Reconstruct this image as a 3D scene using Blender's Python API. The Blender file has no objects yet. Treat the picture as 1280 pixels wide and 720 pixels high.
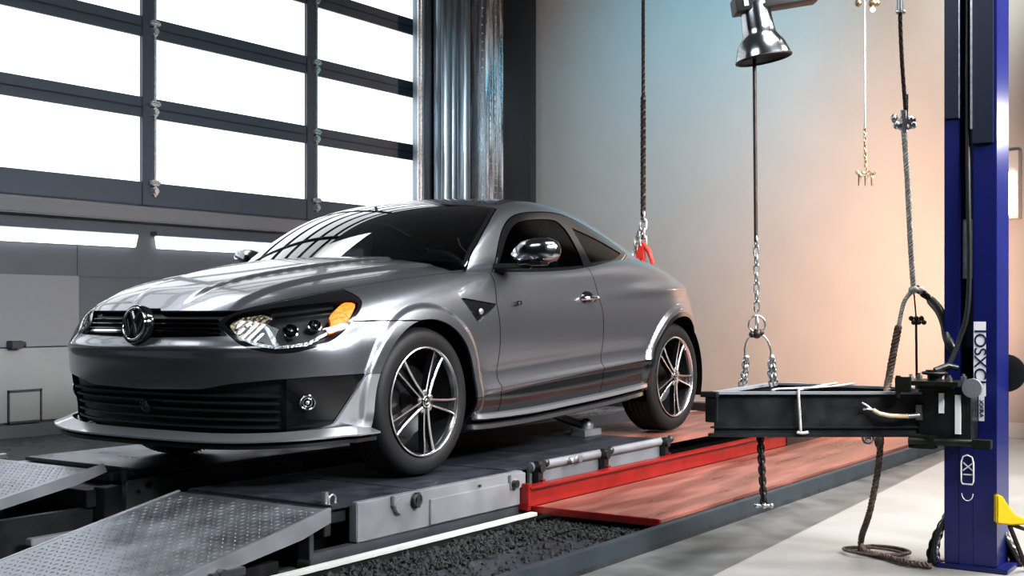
import bpy, bmesh, math, random
import numpy as np
from mathutils import Vector, Matrix
random.seed(7)
COL = bpy.context.scene.collection
PI = math.pi
# ------------------------------------------------------------------ camera
ANG = math.radians(34.0); CA, SA = math.cos(ANG), math.sin(ANG)
CAMZ = 1.05
cam_d = bpy.data.cameras.new('camera'); cam = bpy.data.objects.new('camera', cam_d); COL.objects.link(cam)
cam.location = (0, 0, CAMZ); cam.rotation_euler = (PI/2, 0, ANG - PI/2)
cam_d.sensor_width = 36; cam_d.lens = 1550/1280*36
cam_d.shift_y = 28/1280
cam_d.clip_start = .05; cam_d.clip_end = 200
bpy.context.scene.camera = cam

# ------------------------------------------------------------------ materials
def mat(name, base=(.5,.5,.5), rough=.5, metal=0., coat=0., emis=None, estr=0., noise=0., nscale=8., bump=0., bscale=60., spec=.5, rvar=0., stretch=(1,1,1)):
    m = bpy.data.materials.new(name); m.use_nodes = True
    nt = m.node_tree; b = nt.nodes['Principled BSDF']
    b.inputs['Base Color'].default_value = (*base, 1); b.inputs['Roughness'].default_value = rough
    b.inputs['Metallic'].default_value = metal; b.inputs['Coat Weight'].default_value = coat
    b.inputs['Coat Roughness'].default_value = .04; b.inputs['Specular IOR Level'].default_value = spec
    if emis:
        b.inputs['Emission Color'].default_value = (*emis, 1); b.inputs['Emission Strength'].default_value = estr
    tc = nt.nodes.new('ShaderNodeTexCoord'); mp = nt.nodes.new('ShaderNodeMapping'); mp.inputs['Scale'].default_value = stretch
    nt.links.new(tc.outputs['Object'], mp.inputs['Vector'])
    if noise or rvar:
        n = nt.nodes.new('ShaderNodeTexNoise'); n.inputs['Scale'].default_value = nscale; n.inputs['Detail'].default_value = 6
        nt.links.new(mp.outputs[0], n.inputs['Vector'])
        if noise:
            r = nt.nodes.new('ShaderNodeMapRange'); r.inputs['From Min'].default_value = .3; r.inputs['From Max'].default_value = .7
            r.inputs['To Min'].default_value = 1-noise; r.inputs['To Max'].default_value = 1+noise
            nt.links.new(n.outputs['Fac'], r.inputs['Value'])
            mx = nt.nodes.new('ShaderNodeVectorMath'); mx.operation = 'SCALE'; mx.inputs[0].default_value = base
            nt.links.new(r.outputs[0], mx.inputs['Scale']); nt.links.new(mx.outputs[0], b.inputs['Base Color'])
        if rvar:
            r = nt.nodes.new('ShaderNodeMapRange'); r.inputs['From Min'].default_value = .3; r.inputs['From Max'].default_value = .7
            r.inputs['To Min'].default_value = max(.02, rough-rvar); r.inputs['To Max'].default_value = rough+rvar
            nt.links.new(n.outputs['Fac'], r.inputs['Value']); nt.links.new(r.outputs[0], b.inputs['Roughness'])
    if bump:
        n2 = nt.nodes.new('ShaderNodeTexNoise'); n2.inputs['Scale'].default_value = bscale; n2.inputs['Detail'].default_value = 4
        nt.links.new(mp.outputs[0], n2.inputs['Vector'])
        bp = nt.nodes.new('ShaderNodeBump'); bp.inputs['Strength'].default_value = bump; bp.inputs['Distance'].default_value = .01
        nt.links.new(n2.outputs['Fac'], bp.inputs['Height']); nt.links.new(bp.outputs[0], b.inputs['Normal'])
    return m
def glass(name, tint=(.7,.8,.8), refl=1., ior=1.5):
    m = bpy.data.materials.new(name); m.use_nodes = True; nt = m.node_tree; nt.nodes.clear()
    out = nt.nodes.new('ShaderNodeOutputMaterial'); tr = nt.nodes.new('ShaderNodeBsdfTransparent'); gl = nt.nodes.new('ShaderNodeBsdfGlossy')
    tr.inputs[0].default_value = (*tint, 1); gl.inputs['Roughness'].default_value = .01
    fr = nt.nodes.new('ShaderNodeFresnel'); fr.inputs['IOR'].default_value = ior
    mm = nt.nodes.new('ShaderNodeMath'); mm.operation = 'MULTIPLY'; mm.use_clamp = True; mm.inputs[1].default_value = refl
    mx = nt.nodes.new('ShaderNodeMixShader')
    nt.links.new(fr.outputs[0], mm.inputs[0]); nt.links.new(mm.outputs[0], mx.inputs[0])
    nt.links.new(tr.outputs[0], mx.inputs[1]); nt.links.new(gl.outputs[0], mx.inputs[2]); nt.links.new(mx.outputs[0], out.inputs[0])
    return m
M = {}
M['paint'] = mat('car_paint', (.225,.232,.255), .27, .9, coat=.7)
M['paint_dark'] = mat('car_paint_lower', (.17,.175,.19), .3, .85, coat=.6)
M['silver'] = mat('silver_trim_paint', (.44,.45,.475), .3, .85, coat=.5)
M['gloss_black'] = mat('gloss_black', (.006,.006,.007), .12, 0, coat=.6)
M['satin_black'] = mat('satin_black', (.008,.008,.009), .45)
M['rubber'] = mat('tyre_rubber', (.009,.009,.0095), .6, bump=.15, bscale=90, spec=.25)
M['void'] = mat('black_liner', (.002,.002,.002), .9, spec=.1)
M['chrome'] = mat('chrome', (.8,.8,.82), .08, 1)
M['alu'] = mat('machined_aluminium', (.78,.78,.79), .25, 1)
M['disc'] = mat('brake_disc_steel', (.05,.05,.053), .35, .9)
M['amber'] = mat('amber_lens', (1,.17,.01), .2, 0, coat=.6, emis=(1,.14,.005), estr=.16, bump=.6, bscale=60)
M['lens'] = glass('clear_lens', (.93,.95,.96), .7, 1.45)
M['glass'] = glass('tinted_car_glass', (.42,.46,.47), 2.2, 1.5)
M['sideglass'] = glass('tinted_side_glass', (.75,.8,.8), 1.0, 1.4)
M['darkglass'] = glass('dark_door_glass', (.05,.055,.06), .45, 1.4)
M['lamp_chrome'] = mat('lamp_chrome', (.38,.39,.40), .22, 1, bump=.5, bscale=70)
M['mirror_shell'] = mat('mirror_shell_chrome', (.34,.35,.37), .16, 1, coat=.5)
M['interior'] = mat('interior_trim', (.022,.022,.025), .6)
M['seat'] = mat('seat_fabric', (.07,.073,.08), .8, bump=.2)
M['warm_reflector'] = mat('warm_reflector', (.46,.36,.26), .2, 1, bump=1.0, bscale=55)

# ------------------------------------------------------------------ object helpers
def link(name, me, m=None, parent=None, smooth=None):
    o = bpy.data.objects.new(name, me); COL.objects.link(o)
    if m is not None:
        me.materials.clear(); me.materials.append(M[m] if isinstance(m, str) else m)
    if parent is not None: o.parent = parent
    if smooth is not None:
        me.shade_smooth()
        if smooth < 180: me.set_sharp_from_angle(angle=math.radians(smooth))
    return o
def tag(o, label, cat, group=None, kind=None):
    if label: o['label'] = label
    if cat: o['category'] = cat
    if group: o['group'] = group
    if kind: o['kind'] = kind
    return o
def thing(name, label, cat, loc=(0,0,0), rz=0, group=None):
    o = bpy.data.objects.new(name, None); COL.objects.link(o); o.location = loc; o.rotation_euler = (0,0,rz)
    o.empty_display_size = .1
    return tag(o, label, cat, group)
def dup(root, loc, rz=None, label=None, group=None):
    r = root.copy(); COL.objects.link(r); r.location = loc
    if rz is not None: r.rotation_euler = (0,0,rz)
    if label: r['label'] = label
    if group: r['group'] = group
    for ch in list(root.children):
        c = ch.copy(); COL.objects.link(c); c.parent = r
        for g in list(ch.children):
            d = g.copy(); COL.objects.link(d); d.parent = c
    return r
class MB:
    """collects primitives into one bmesh"""
    def __init__(s): s.bm = bmesh.new()
    def box(s, x0,x1,y0,y1,z0,z1, mtx=None, bev=0):
        r = bmesh.ops.create_cube(s.bm, size=1); v = r['verts']
        bmesh.ops.scale(s.bm, vec=(x1-x0,y1-y0,z1-z0), verts=v); bmesh.ops.translate(s.bm, vec=((x0+x1)/2,(y0+y1)/2,(z0+z1)/2), verts=v)
        if mtx is not None: bmesh.ops.transform(s.bm, matrix=mtx, verts=v)
        if bev:
            e = list({e for q in v for e in q.link_edges}); bmesh.ops.bevel(s.bm, geom=e, offset=bev, segments=2, affect='EDGES', profile=.6)
        return s
    def prism(s, pts, z0, z1, mtx=None, bev=0):
        """polygon (x,y) extruded in z"""
        a = [s.bm.verts.new((p[0],p[1],z0)) for p in pts]; b = [s.bm.verts.new((p[0],p[1],z1)) for p in pts]
        n = len(pts); f = [s.bm.faces.new(a[::-1]), s.bm.faces.new(b)]
        for i in range(n): f.append(s.bm.faces.new((a[i],a[(i+1)%n],b[(i+1)%n],b[i])))
        if mtx is not None: bmesh.ops.transform(s.bm, matrix=mtx, verts=a+b)
        if bev: 
            e = list({e for q in a+b for e in q.link_edges}); bmesh.ops.bevel(s.bm, geom=e, offset=bev, segments=2, affect='EDGES')
        return s
    def cyl(s, p0, p1, r0, r1=None, seg=20, cap=True):
        p0 = Vector(p0); p1 = Vector(p1); d = p1-p0; r1 = r0 if r1 is None else r1
        q = d.to_track_quat('Z','Y').to_matrix().to_4x4(); q.translation = (p0+p1)/2
        bmesh.ops.create_cone(s.bm, cap_ends=cap, segments=seg, radius1=r0, radius2=r1, depth=d.length, matrix=q); return s
    def sph(s, c, r, sc=(1,1,1), seg=16):
        m = Matrix.Translation(c) @ Matrix.Diagonal((r*sc[0],r*sc[1],r*sc[2],1))
        bmesh.ops.create_uvsphere(s.bm, u_segments=seg, v_segments=max(6,seg//2), radius=1, matrix=m); return s
    def tube(s, pts, r, seg=10, closed=False, twist=None):
        pts = [Vector(p) for p in pts]; n = len(pts); rings = []
        rr = r if hasattr(r,'__len__') else [r]*n
        up = Vector((0,0,1)); prev = None
        for i,p in enumerate(pts):
            if closed: t = (pts[(i+1)%n]-pts[i-1]).normalized()
            else: t = (pts[min(i+1,n-1)]-pts[max(i-1,0)]).normalized()
            if prev is None:
                a = up if abs(t.dot(up))<.9 else Vector((1,0,0)); nx = t.cross(a).normalized()
            else: nx = (prev - t*prev.dot(t)).normalized()
            prev = nx; ny = t.cross(nx)
            rings.append([s.bm.verts.new(p + (nx*math.cos(2*PI*k/seg)+ny*math.sin(2*PI*k/seg))*rr[i]) for k in range(seg)])
        m = n if closed else n-1
        for i in range(m):
            a,b = rings[i], rings[(i+1)%n]
            for k in range(seg): s.bm.faces.new((a[k],a[(k+1)%seg],b[(k+1)%seg],b[k]))
        if not closed:
            s.bm.faces.new(rings[0][::-1]); s.bm.faces.new(rings[-1])
        return s
    def torus(s, c, R, r, axis=(0,0,1), sc=(1,1), seg=28, rs=8):
        q = Vector(axis).to_track_quat('Z','Y'); c = Vector(c)
        return s.tube([c + q @ Vector((R*sc[0]*math.cos(2*PI*i/seg), R*sc[1]*math.sin(2*PI*i/seg), 0)) for i in range(seg)], r, rs, closed=True)
    def lathe(s, prof, c=(0,0,0), axis=(0,0,1), seg=48):
        """prof list of (radius, height along axis)"""
        q = Vector(axis).to_track_quat('Z','Y'); c = Vector(c); rings = []
        for (r,h) in prof:
            rings.append([s.bm.verts.new(c + q @ Vector((r*math.cos(2*PI*k/seg), r*math.sin(2*PI*k/seg), h))) for k in range(seg)])
        for i in range(len(rings)-1):
            a,b = rings[i],rings[i+1]
            for k in range(seg): s.bm.faces.new((a[k],a[(k+1)%seg],b[(k+1)%seg],b[k]))
        return s
    def build(s, name, m, parent=None, smooth=35, bevel=0):
        bmesh.ops.recalc_face_normals(s.bm, faces=s.bm.faces)
        if bevel:
            e = [e for e in s.bm.edges if e.is_manifold and e.calc_face_angle(0) > .6]
            bmesh.ops.bevel(s.bm, geom=e, offset=bevel, segments=2, affect='EDGES', clamp_overlap=True)
        me = bpy.data.meshes.new(name); s.bm.to_mesh(me); s.bm.free()
        return link(name, me, m, parent, smooth)

def crom(pts, n=8, closed=False):
    """Catmull-Rom through points"""
    P = [np.array(p, float) for p in pts]; L = len(P); out = []
    rng = range(L) if closed else range(L-1)
    for i in rng:
        if closed: a,b,c,d = P[i-1],P[i],P[(i+1)%L],P[(i+2)%L]
        else: a,b,c,d = P[max(i-1,0)],P[i],P[i+1],P[min(i+2,L-1)]
        for k in range(n):
            t = k/n; out.append(.5*((2*b)+(-a+c)*t+(2*a-5*b+4*c-d)*t*t+(-a+3*b-3*c+d)*t**3))
    if not closed: out.append(P[-1])
    return out
# ================================================================== CAR
YC = 4.44; DECK = .28
XF, XR = 4.535, 7.13            # axles
WZ = DECK+.348                   # wheel centre height
def pch(keys):
    xs = np.array([k[0] for k in keys], float); ys = np.array([k[1] for k in keys], float)
    h = np.diff(xs); dl = np.diff(ys)/h; m = np.zeros(len(xs)); m[0]=dl[0]; m[-1]=dl[-1]
    for i in range(1,len(xs)-1):
        if dl[i-1]*dl[i] > 0:
            w1=2*h[i]+h[i-1]; w2=h[i]+2*h[i-1]; m[i]=(w1+w2)/(w1/dl[i-1]+w2/dl[i])
    def f(x):
        x = np.clip(x, xs[0], xs[-1]); i = np.clip(np.searchsorted(xs,x)-1,0,len(xs)-2)
        t=(x-xs[i])/h[i]; t2=t*t; t3=t2*t
        return (2*t3-3*t2+1)*ys[i]+(t3-2*t2+t)*h[i]*m[i]+(-2*t3+3*t2)*ys[i+1]+(t3-t2)*h[i]*m[i+1]
    return f
SX = [3.98,4.14,4.32,4.53,4.75,4.98,5.25,5.6,6.0,6.35,6.65,6.9,7.13,7.35,7.52,7.66]
# side rows: z(x) and half width d(x)
RZ = [pch([(3.95,.50),(4.2,.47),(5.6,.47),(6.7,.51),(7.2,.56),(7.7,.62)]),
      pch([(3.95,.55),(4.2,.53),(5.1,.52),(6.7,.58),(7.2,.60),(7.7,.66)]),
      pch([(3.95,.63),(4.2,.62),(5.1,.625),(6.7,.715),(7.2,.74),(7.7,.74)]),
      pch([(3.95,.72),(4.2,.72),(5.1,.72),(6.7,.80),(7.2,.84),(7.7,.82)]),
      pch([(3.95,.83),(4.2,.84),(5.1,.86),(6.7,.92),(7.2,.97),(7.7,.94)]),
      pch([(3.95,.91),(4.2,.94),(5.1,1.01),(6.7,1.06),(7.2,1.09),(7.7,1.04)]),
      pch([(3.95,.98),(4.2,1.03),(4.6,1.09),(5.1,1.14),(6.0,1.18),(6.7,1.22),(7.2,1.20),(7.7,1.12)]),
      pch([(3.95,1.05),(4.2,1.115),(4.6,1.185),(5.1,1.25),(6.0,1.29),(6.6,1.37),(6.9,1.37),(7.2,1.32),(7.45,1.26),(7.7,1.17)])]
TAP = pch([(3.95,-.045),(4.14,-.012),(4.4,0),(4.8,.0),(7.1,.0),(7.3,-.02),(7.52,-.09),(7.7,-.20)])
RD = [pch([(3.95,.86),(5,.83),(7.7,.83)]), pch([(3.95,.90),(5,.875),(6,.87),(7.1,.88),(7.7,.86)]),
      pch([(3.95,.91),(5,.915),(6,.905),(7.1,.92),(7.7,.89)]), pch([(3.95,.915),(4.5,.91),(5.3,.866),(6,.862),(7.1,.92),(7.7,.90)]),
      pch([(3.95,.92),(4.5,.92),(5.3,.888),(6,.884),(7.1,.935),(7.7,.91)]), pch([(3.95,.915),(4.5,.92),(5.3,.905),(6,.90),(7.1,.935),(7.7,.90)]),
      pch([(3.95,.875),(4.5,.89),(5.3,.872),(6,.868),(6.6,.88),(7.1,.90),(7.7,.87)]),
      pch([(3.95,.80),(4.5,.83),(5.3,.835),(6,.83),(6.6,.80),(7.1,.80),(7.7,.79)])]
FJ = [1,.85,.64,.36,0,-.36,-.64,-.85,-1]      # lateral fractions of the front / top lattice
PLANX = pch([(0,3.615),(.30,3.625),(.5,3.665),(.66,3.725),(.78,3.80),(.86,3.92),(.92,4.0)])
PRX = [.05,.03,.03,.01,-.005,.0,.03,.06]      # nose profile at the centre, per row
FZ = [.47,.52,.60,.71,.82,.90,.985,1.065]
REARX = pch([(0,7.93),(.3,7.92),(.5,7.88),(.62,7.82),(.7,7.74),(.8,7.66)])
PRR = [-.04,-.02,0,.02,.02,.0,-.03,-.07]
RZR = [.62,.66,.74,.84,.96,1.06,1.16,1.235]
HC = pch([(3.6,.012),(3.9,.052),(4.3,.078),(4.8,.09),(5.1,.07),(6.5,.03),(7.2,.03),(7.9,.04)])   # crown of the top over the shoulder
def cage():
    V = {}; idx = {}; verts = []
    def vid(key, co):
        if key not in idx: idx[key] = len(verts); verts.append(co)
        return idx[key]
    nI, nK, nJ = len(SX), 8, len(FJ)
    def corner(i,k,sgn):
        x = SX[i]; d = float(RD[k](x)+TAP(x)); xo = 0
        if i == 0: xo = PRX[k]*.5
        if i == nI-1: xo = PRR[k]*.5
        return (x+xo, sgn*d, float(RZ[k](x)))
    key = lambda i,j,k: (i,j,k)
    # side faces
    for j,sg in ((0,1),(nJ-1,-1)):
        for i in range(nI):
            for k in range(nK): vid((i,j,k), corner(i,k,sg))
    # front / rear faces
    for jj in range(1,nJ-1):
        f = FJ[jj]; a = abs(f)
        for k in range(nK):
            cx,cd,cz = corner(0,k,1); d = f*cd; w = a**2.2
            vid((0,jj,k), (float(PLANX(abs(d)*.92/cd))+PRX[k]*(1-.5*w), d, FZ[k]*(1-w)+cz*w))
            cx,cd,cz = corner(nI-1,k,1); d = f*cd
            vid((nI-1,jj,k), (float(REARX(abs(d)*.8/cd))+PRR[k]*(1-.5*w), d, RZR[k]*(1-w)+cz*w))
    # top
    k = nK-1
    for jj in range(1,nJ-1):
        f = FJ[jj]; a = abs(f)
        fx = verts[idx[(0,jj,k)]]; rx = verts[idx[(nI-1,jj,k)]]
        for i in range(1,nI-1):
            x0 = SX[i]; x = x0
            t = max(0, 1-(x0-SX[0])/(5.0-SX[0])); x += (fx[0]-SX[0]-0)*t**1.3
            t2 = max(0, 1-(SX[-1]-x0)/.7); x += (rx[0]-SX[-1])*t2**1.2
            cx,cd,cz = corner(i,k,1)
            tt = max(0,1-i/5.)
            z = cz + float(HC(x))*(1-a**3.6)
            if i < 6: z -= .0
            vid((i,jj,k), (x, f*cd, z))
    F = []
    for i in range(nI-1):
        for kk in range(nK-1):
            F.append((idx[(i,0,kk)],idx[(i+1,0,kk)],idx[(i+1,0,kk+1)],idx[(i,0,kk+1)]))
            F.append((idx[(i+1,nJ-1,kk)],idx[(i,nJ-1,kk)],idx[(i,nJ-1,kk+1)],idx[(i+1,nJ-1,kk+1)]))
        for jj in range(nJ-1):
            F.append((idx[(i,jj,k)],idx[(i+1,jj,k)],idx[(i+1,jj+1,k)],idx[(i,jj+1,k)]))
    for jj in range(nJ-1):
        for kk in range(nK-1):
            F.append((idx[(0,jj+1,kk)],idx[(0,jj,kk)],idx[(0,jj,kk+1)],idx[(0,jj+1,kk+1)]))
            F.append((idx[(nI-1,jj,kk)],idx[(nI-1,jj+1,kk)],idx[(nI-1,jj+1,kk+1)],idx[(nI-1,jj,kk+1)]))
    return verts, F
def subdiv(verts, faces, level):
    me = bpy.data.meshes.new('tmp'); me.from_pydata([tuple(v) for v in verts], [], faces)
    o = bpy.data.objects.new('tmp', me); COL.objects.link(o)
    md = o.modifiers.new('s','SUBSURF'); md.levels = level; md.boundary_smooth = 'PRESERVE_CORNERS'
    dg = bpy.context.evaluated_depsgraph_get(); ev = o.evaluated_get(dg).to_mesh()
    V = np.empty(len(ev.vertices)*3); ev.vertices.foreach_get('co', V); V = V.reshape(-1,3)
    Q = np.empty(len(ev.loops), int); ev.loops.foreach_get('vertex_index', Q); Q = Q.reshape(-1,4)
    o.evaluated_get(dg).to_mesh_clear(); bpy.data.objects.remove(o); bpy.data.meshes.remove(me)
    return V, Q
def normals(V, Q):
    n = np.cross(V[Q[:,2]]-V[Q[:,0]], V[Q[:,3]]-V[Q[:,1]])
    N = np.zeros_like(V)
    for c in range(4): np.add.at(N, Q[:,c], n)
    return N/np.maximum(np.linalg.norm(N,axis=1,keepdims=True),1e-12)
class Skin:
    """polygon soup with per-vertex normals that can be cut along the zero line of any field"""
    def __init__(s, V, N, F): s.V, s.N, s.F = V, N, F
    def cut(s, fun, gap=.0):
        """keep the side where fun(V) + gap < 0"""
        f = fun(s.V)+gap; ins = f < 0
        V = list(map(tuple, ())); newV = []; newN = []; cache = {}; keep = []; cnt = len(s.V)
        for fc in s.F:
            k = [ins[i] for i in fc]
            if all(k): keep.append(fc); continue
            if not any(k): continue
            out = []
            for a in range(len(fc)):
                i, j = fc[a], fc[(a+1)%len(fc)]
                if ins[i]: out.append(i)
                if ins[i] != ins[j]:
                    key = (i,j) if i<j else (j,i)
                    if key not in cache:
                        p,q = key; t = f[p]/(f[p]-f[q]); t = min(max(t,.0),1.)
                        cache[key] = cnt+len(newV); newV.append(s.V[p]*(1-t)+s.V[q]*t); nn = s.N[p]*(1-t)+s.N[q]*t; newN.append(nn/max(np.linalg.norm(nn),1e-9))
                    out.append(cache[key])
            if len(out) >= 3: keep.append(tuple(out))
        if newV: VV = np.vstack([s.V, np.array(newV)]); NN = np.vstack([s.N, np.array(newN)])
        else: VV, NN = s.V, s.N
        used = np.zeros(len(VV), bool)
        for fc in keep:
            for i in fc: used[i] = True
        mp = np.cumsum(used)-1
        return Skin(VV[used], NN[used], [tuple(int(mp[i]) for i in fc) for fc in keep])
    def split(s, fun, gap=.003):
        return s.cut(fun, gap), s.cut(lambda v: -fun(v), gap)
    def offset(s, d): return Skin(s.V+s.N*d, s.N, s.F)
    def mesh(s, name, m, parent, rim=.012, off=0.):
        V = s.V+s.N*off if off else s.V
        P = V.copy(); P[:,1] = YC-P[:,1]; Nn = s.N.copy(); Nn[:,1] *= -1     # lateral coordinate to world, orientation flips
        F = [fc[::-1] for fc in s.F]
        verts = [tuple(p) for p in P]; nor = [tuple(n) for n in Nn]
        if rim:
            ed = {}
            for fc in F:
                for a in range(len(fc)):
                    i,j = fc[a],fc[(a+1)%len(fc)]; ed[(i,j)] = ed.get((i,j),0)+1
            for (i,j) in list(ed):
                if (j,i) in ed: continue
                a,b = P[i],P[j]; c,d = a-Nn[i]*rim, b-Nn[j]*rim
                e = b-a; L = np.linalg.norm(e)
                if L < 1e-6: continue
                q = np.cross(e/L, Nn[i]); q = q/max(np.linalg.norm(q),1e-9)
                k = len(verts); verts += [tuple(a),tuple(b),tuple(d),tuple(c)]; nor += [tuple(q)]*4
                F.append((k+1,k,k+3,k+2))
        me = bpy.data.meshes.new(name); me.from_pydata(verts, [], F); me.update()
        me.shade_smooth(); me.normals_split_custom_set_from_vertices(nor)
        return link(name, me, m, parent)
def sd_poly(u, v, pts):
    P = np.array(pts, float); n = len(P); d2 = np.full(len(u), 1e9); inside = np.zeros(len(u), bool)
    for i in range(n):
        a, b = P[i], P[(i+1)%n]; e = b-a; w0 = u-a[0]; w1 = v-a[1]
        t = np.clip((w0*e[0]+w1*e[1])/max(e@e,1e-12),0,1); dx = w0-e[0]*t; dy = w1-e[1]*t
        d2 = np.minimum(d2, dx*dx+dy*dy)
        c = (a[1]<=v)!=(b[1]<=v)
        with np.errstate(divide='ignore', invalid='ignore'):
            xi = a[0]+(v-a[1])/(b[1]-a[1] if b[1]!=a[1] else 1e-12)*e[0]
        inside ^= c & (u < xi)
    d = np.sqrt(d2); return np.where(inside, -d, d)
def sm(a,b,x): t = np.clip((x-a)/(b-a),0,1); return t*t*(3-2*t)
def bump(x,c,w): return np.exp(-((x-c)/w)**2)
verts, faces = cage()
V, Q = subdiv(verts, faces, 4)
# ---- displaced detail on the lower body
X, D, Z = V[:,0].copy(), V[:,1].copy(), V[:,2].copy(); AD = np.abs(D); SG = np.sign(D)
side = sm(.72,.84,AD)*sm(3.9,4.05,X)*(1-sm(7.6,7.75,X))
for ax,r0 in ((XF,.382),(XR,.385)):
    r = np.hypot(X-ax, Z-WZ)
    fl = (1-sm(r0+.050,r0+.074,r))*.020*side*sm(.45,.62,Z+ (r*0))
    V[:,1] += SG*fl
# door crease and shoulder line
cz = .66+(X-5.1)*.055
V[:,1] += SG*side*(.012*bump(Z,cz,.018) - .010*bump(Z,cz+.07,.05))*sm(4.95,5.15,X)*(1-sm(6.6,6.8,X))
V[:,1] += SG*side*.020*bump(Z,1.165+(X-6.6)*.05,.035)*sm(6.1,6.9,X)*(1-sm(7.35,7.6,X))
# fender crease running off the headlight over the wheel arch
# bonnet power dome with two ridges
hd = (1-sm(.74,.8,AD))*sm(3.7,3.85,X)*(1-sm(4.8,5.0,X))
ln = .15+(X-3.65)*.26
V[:,2] += hd*.013*(1-sm(ln-.008,ln+.012,AD))
ln2 = .44+(X-3.65)*.17
V[:,2] += hd*.014*(1-sm(ln2-.012,ln2+.020,AD))
# bumper: shelf along the top of the band and a dished centre
fr = (1-sm(3.95,4.15,X))
V[:,0] += fr*(-.022*bump(Z,.885,.03) )*(1-sm(.5,.9,AD)) 
V[:,0] += fr*.020*bump(Z,.60,.07)*(1-sm(.62,.85,AD))
N = normals(V, Q)
def orient(V, Q, N):
    c = V.mean(0)
    if ((V-c)*N).sum() < 0: return Q[:,::-1], -N
    return Q, N
Q, N = orient(V, Q, N)
BODY = Skin(V, N, [tuple(q) for q in Q.tolist()])

# ---- greenhouse
GE = [(4.98,.79,1.285),(5.08,.78,1.37),(5.30,.735,1.515),(5.53,.68,1.62),(5.85,.645,1.668),(6.2,.63,1.648),(6.5,.64,1.575),(6.78,.66,1.475),(7.02,.69,1.355),(7.2,.70,1.27)]
GC = [(4.70,1.31),(4.83,1.40),(5.07,1.545),(5.35,1.655),(5.78,1.710),(6.2,1.71),(6.6,1.65),(6.95,1.545),(7.25,1.42),(7.45,1.31)]
GB = [(4.98,.79,1.20),(5.12,.81,1.21),(5.38,.822,1.22),(5.66,.825,1.235),(6.0,.82,1.25),(6.35,.815,1.28),(6.65,.79,1.31),(6.95,.765,1.30),(7.2,.75,1.27),(7.35,.73,1.22)]
gv = []; nr = None
for e,c,b in zip(GE,GC,GB):
    row = []
    e = np.array(e); b = np.array(b)
    cc = lambda f: np.array([c[0]+(e[0]-c[0])*f**2, e[1]*f, c[1]+(e[2]-c[1])*f**2.1])
    half = [b, b*.65+e*.35+np.array([0,.018,0]), b*.3+e*.7+np.array([0,.014,0]), b*.05+e*.95+np.array([0,.004,0]), cc(.93)+np.array([0,0,.004]), cc(.65), cc(.33)]
    row = half + [cc(0)] + [p*np.array([1,-1,1]) for p in half[::-1]]
    gv.append(row)
nr = len(gv[0]); gvv = [tuple(p) for r in gv for p in r]; gf = []
for i in range(len(gv)-1):
    for j in range(nr-1): gf.append((i*nr+j, (i+1)*nr+j, (i+1)*nr+j+1, i*nr+j+1))
GV, GQ = subdiv(gvv, gf, 4)
GN = normals(GV, GQ)
GQ, GN = orient(GV, GQ, GN)
GREEN = Skin(GV, GN, [tuple(q) for q in GQ.tolist()])
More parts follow.
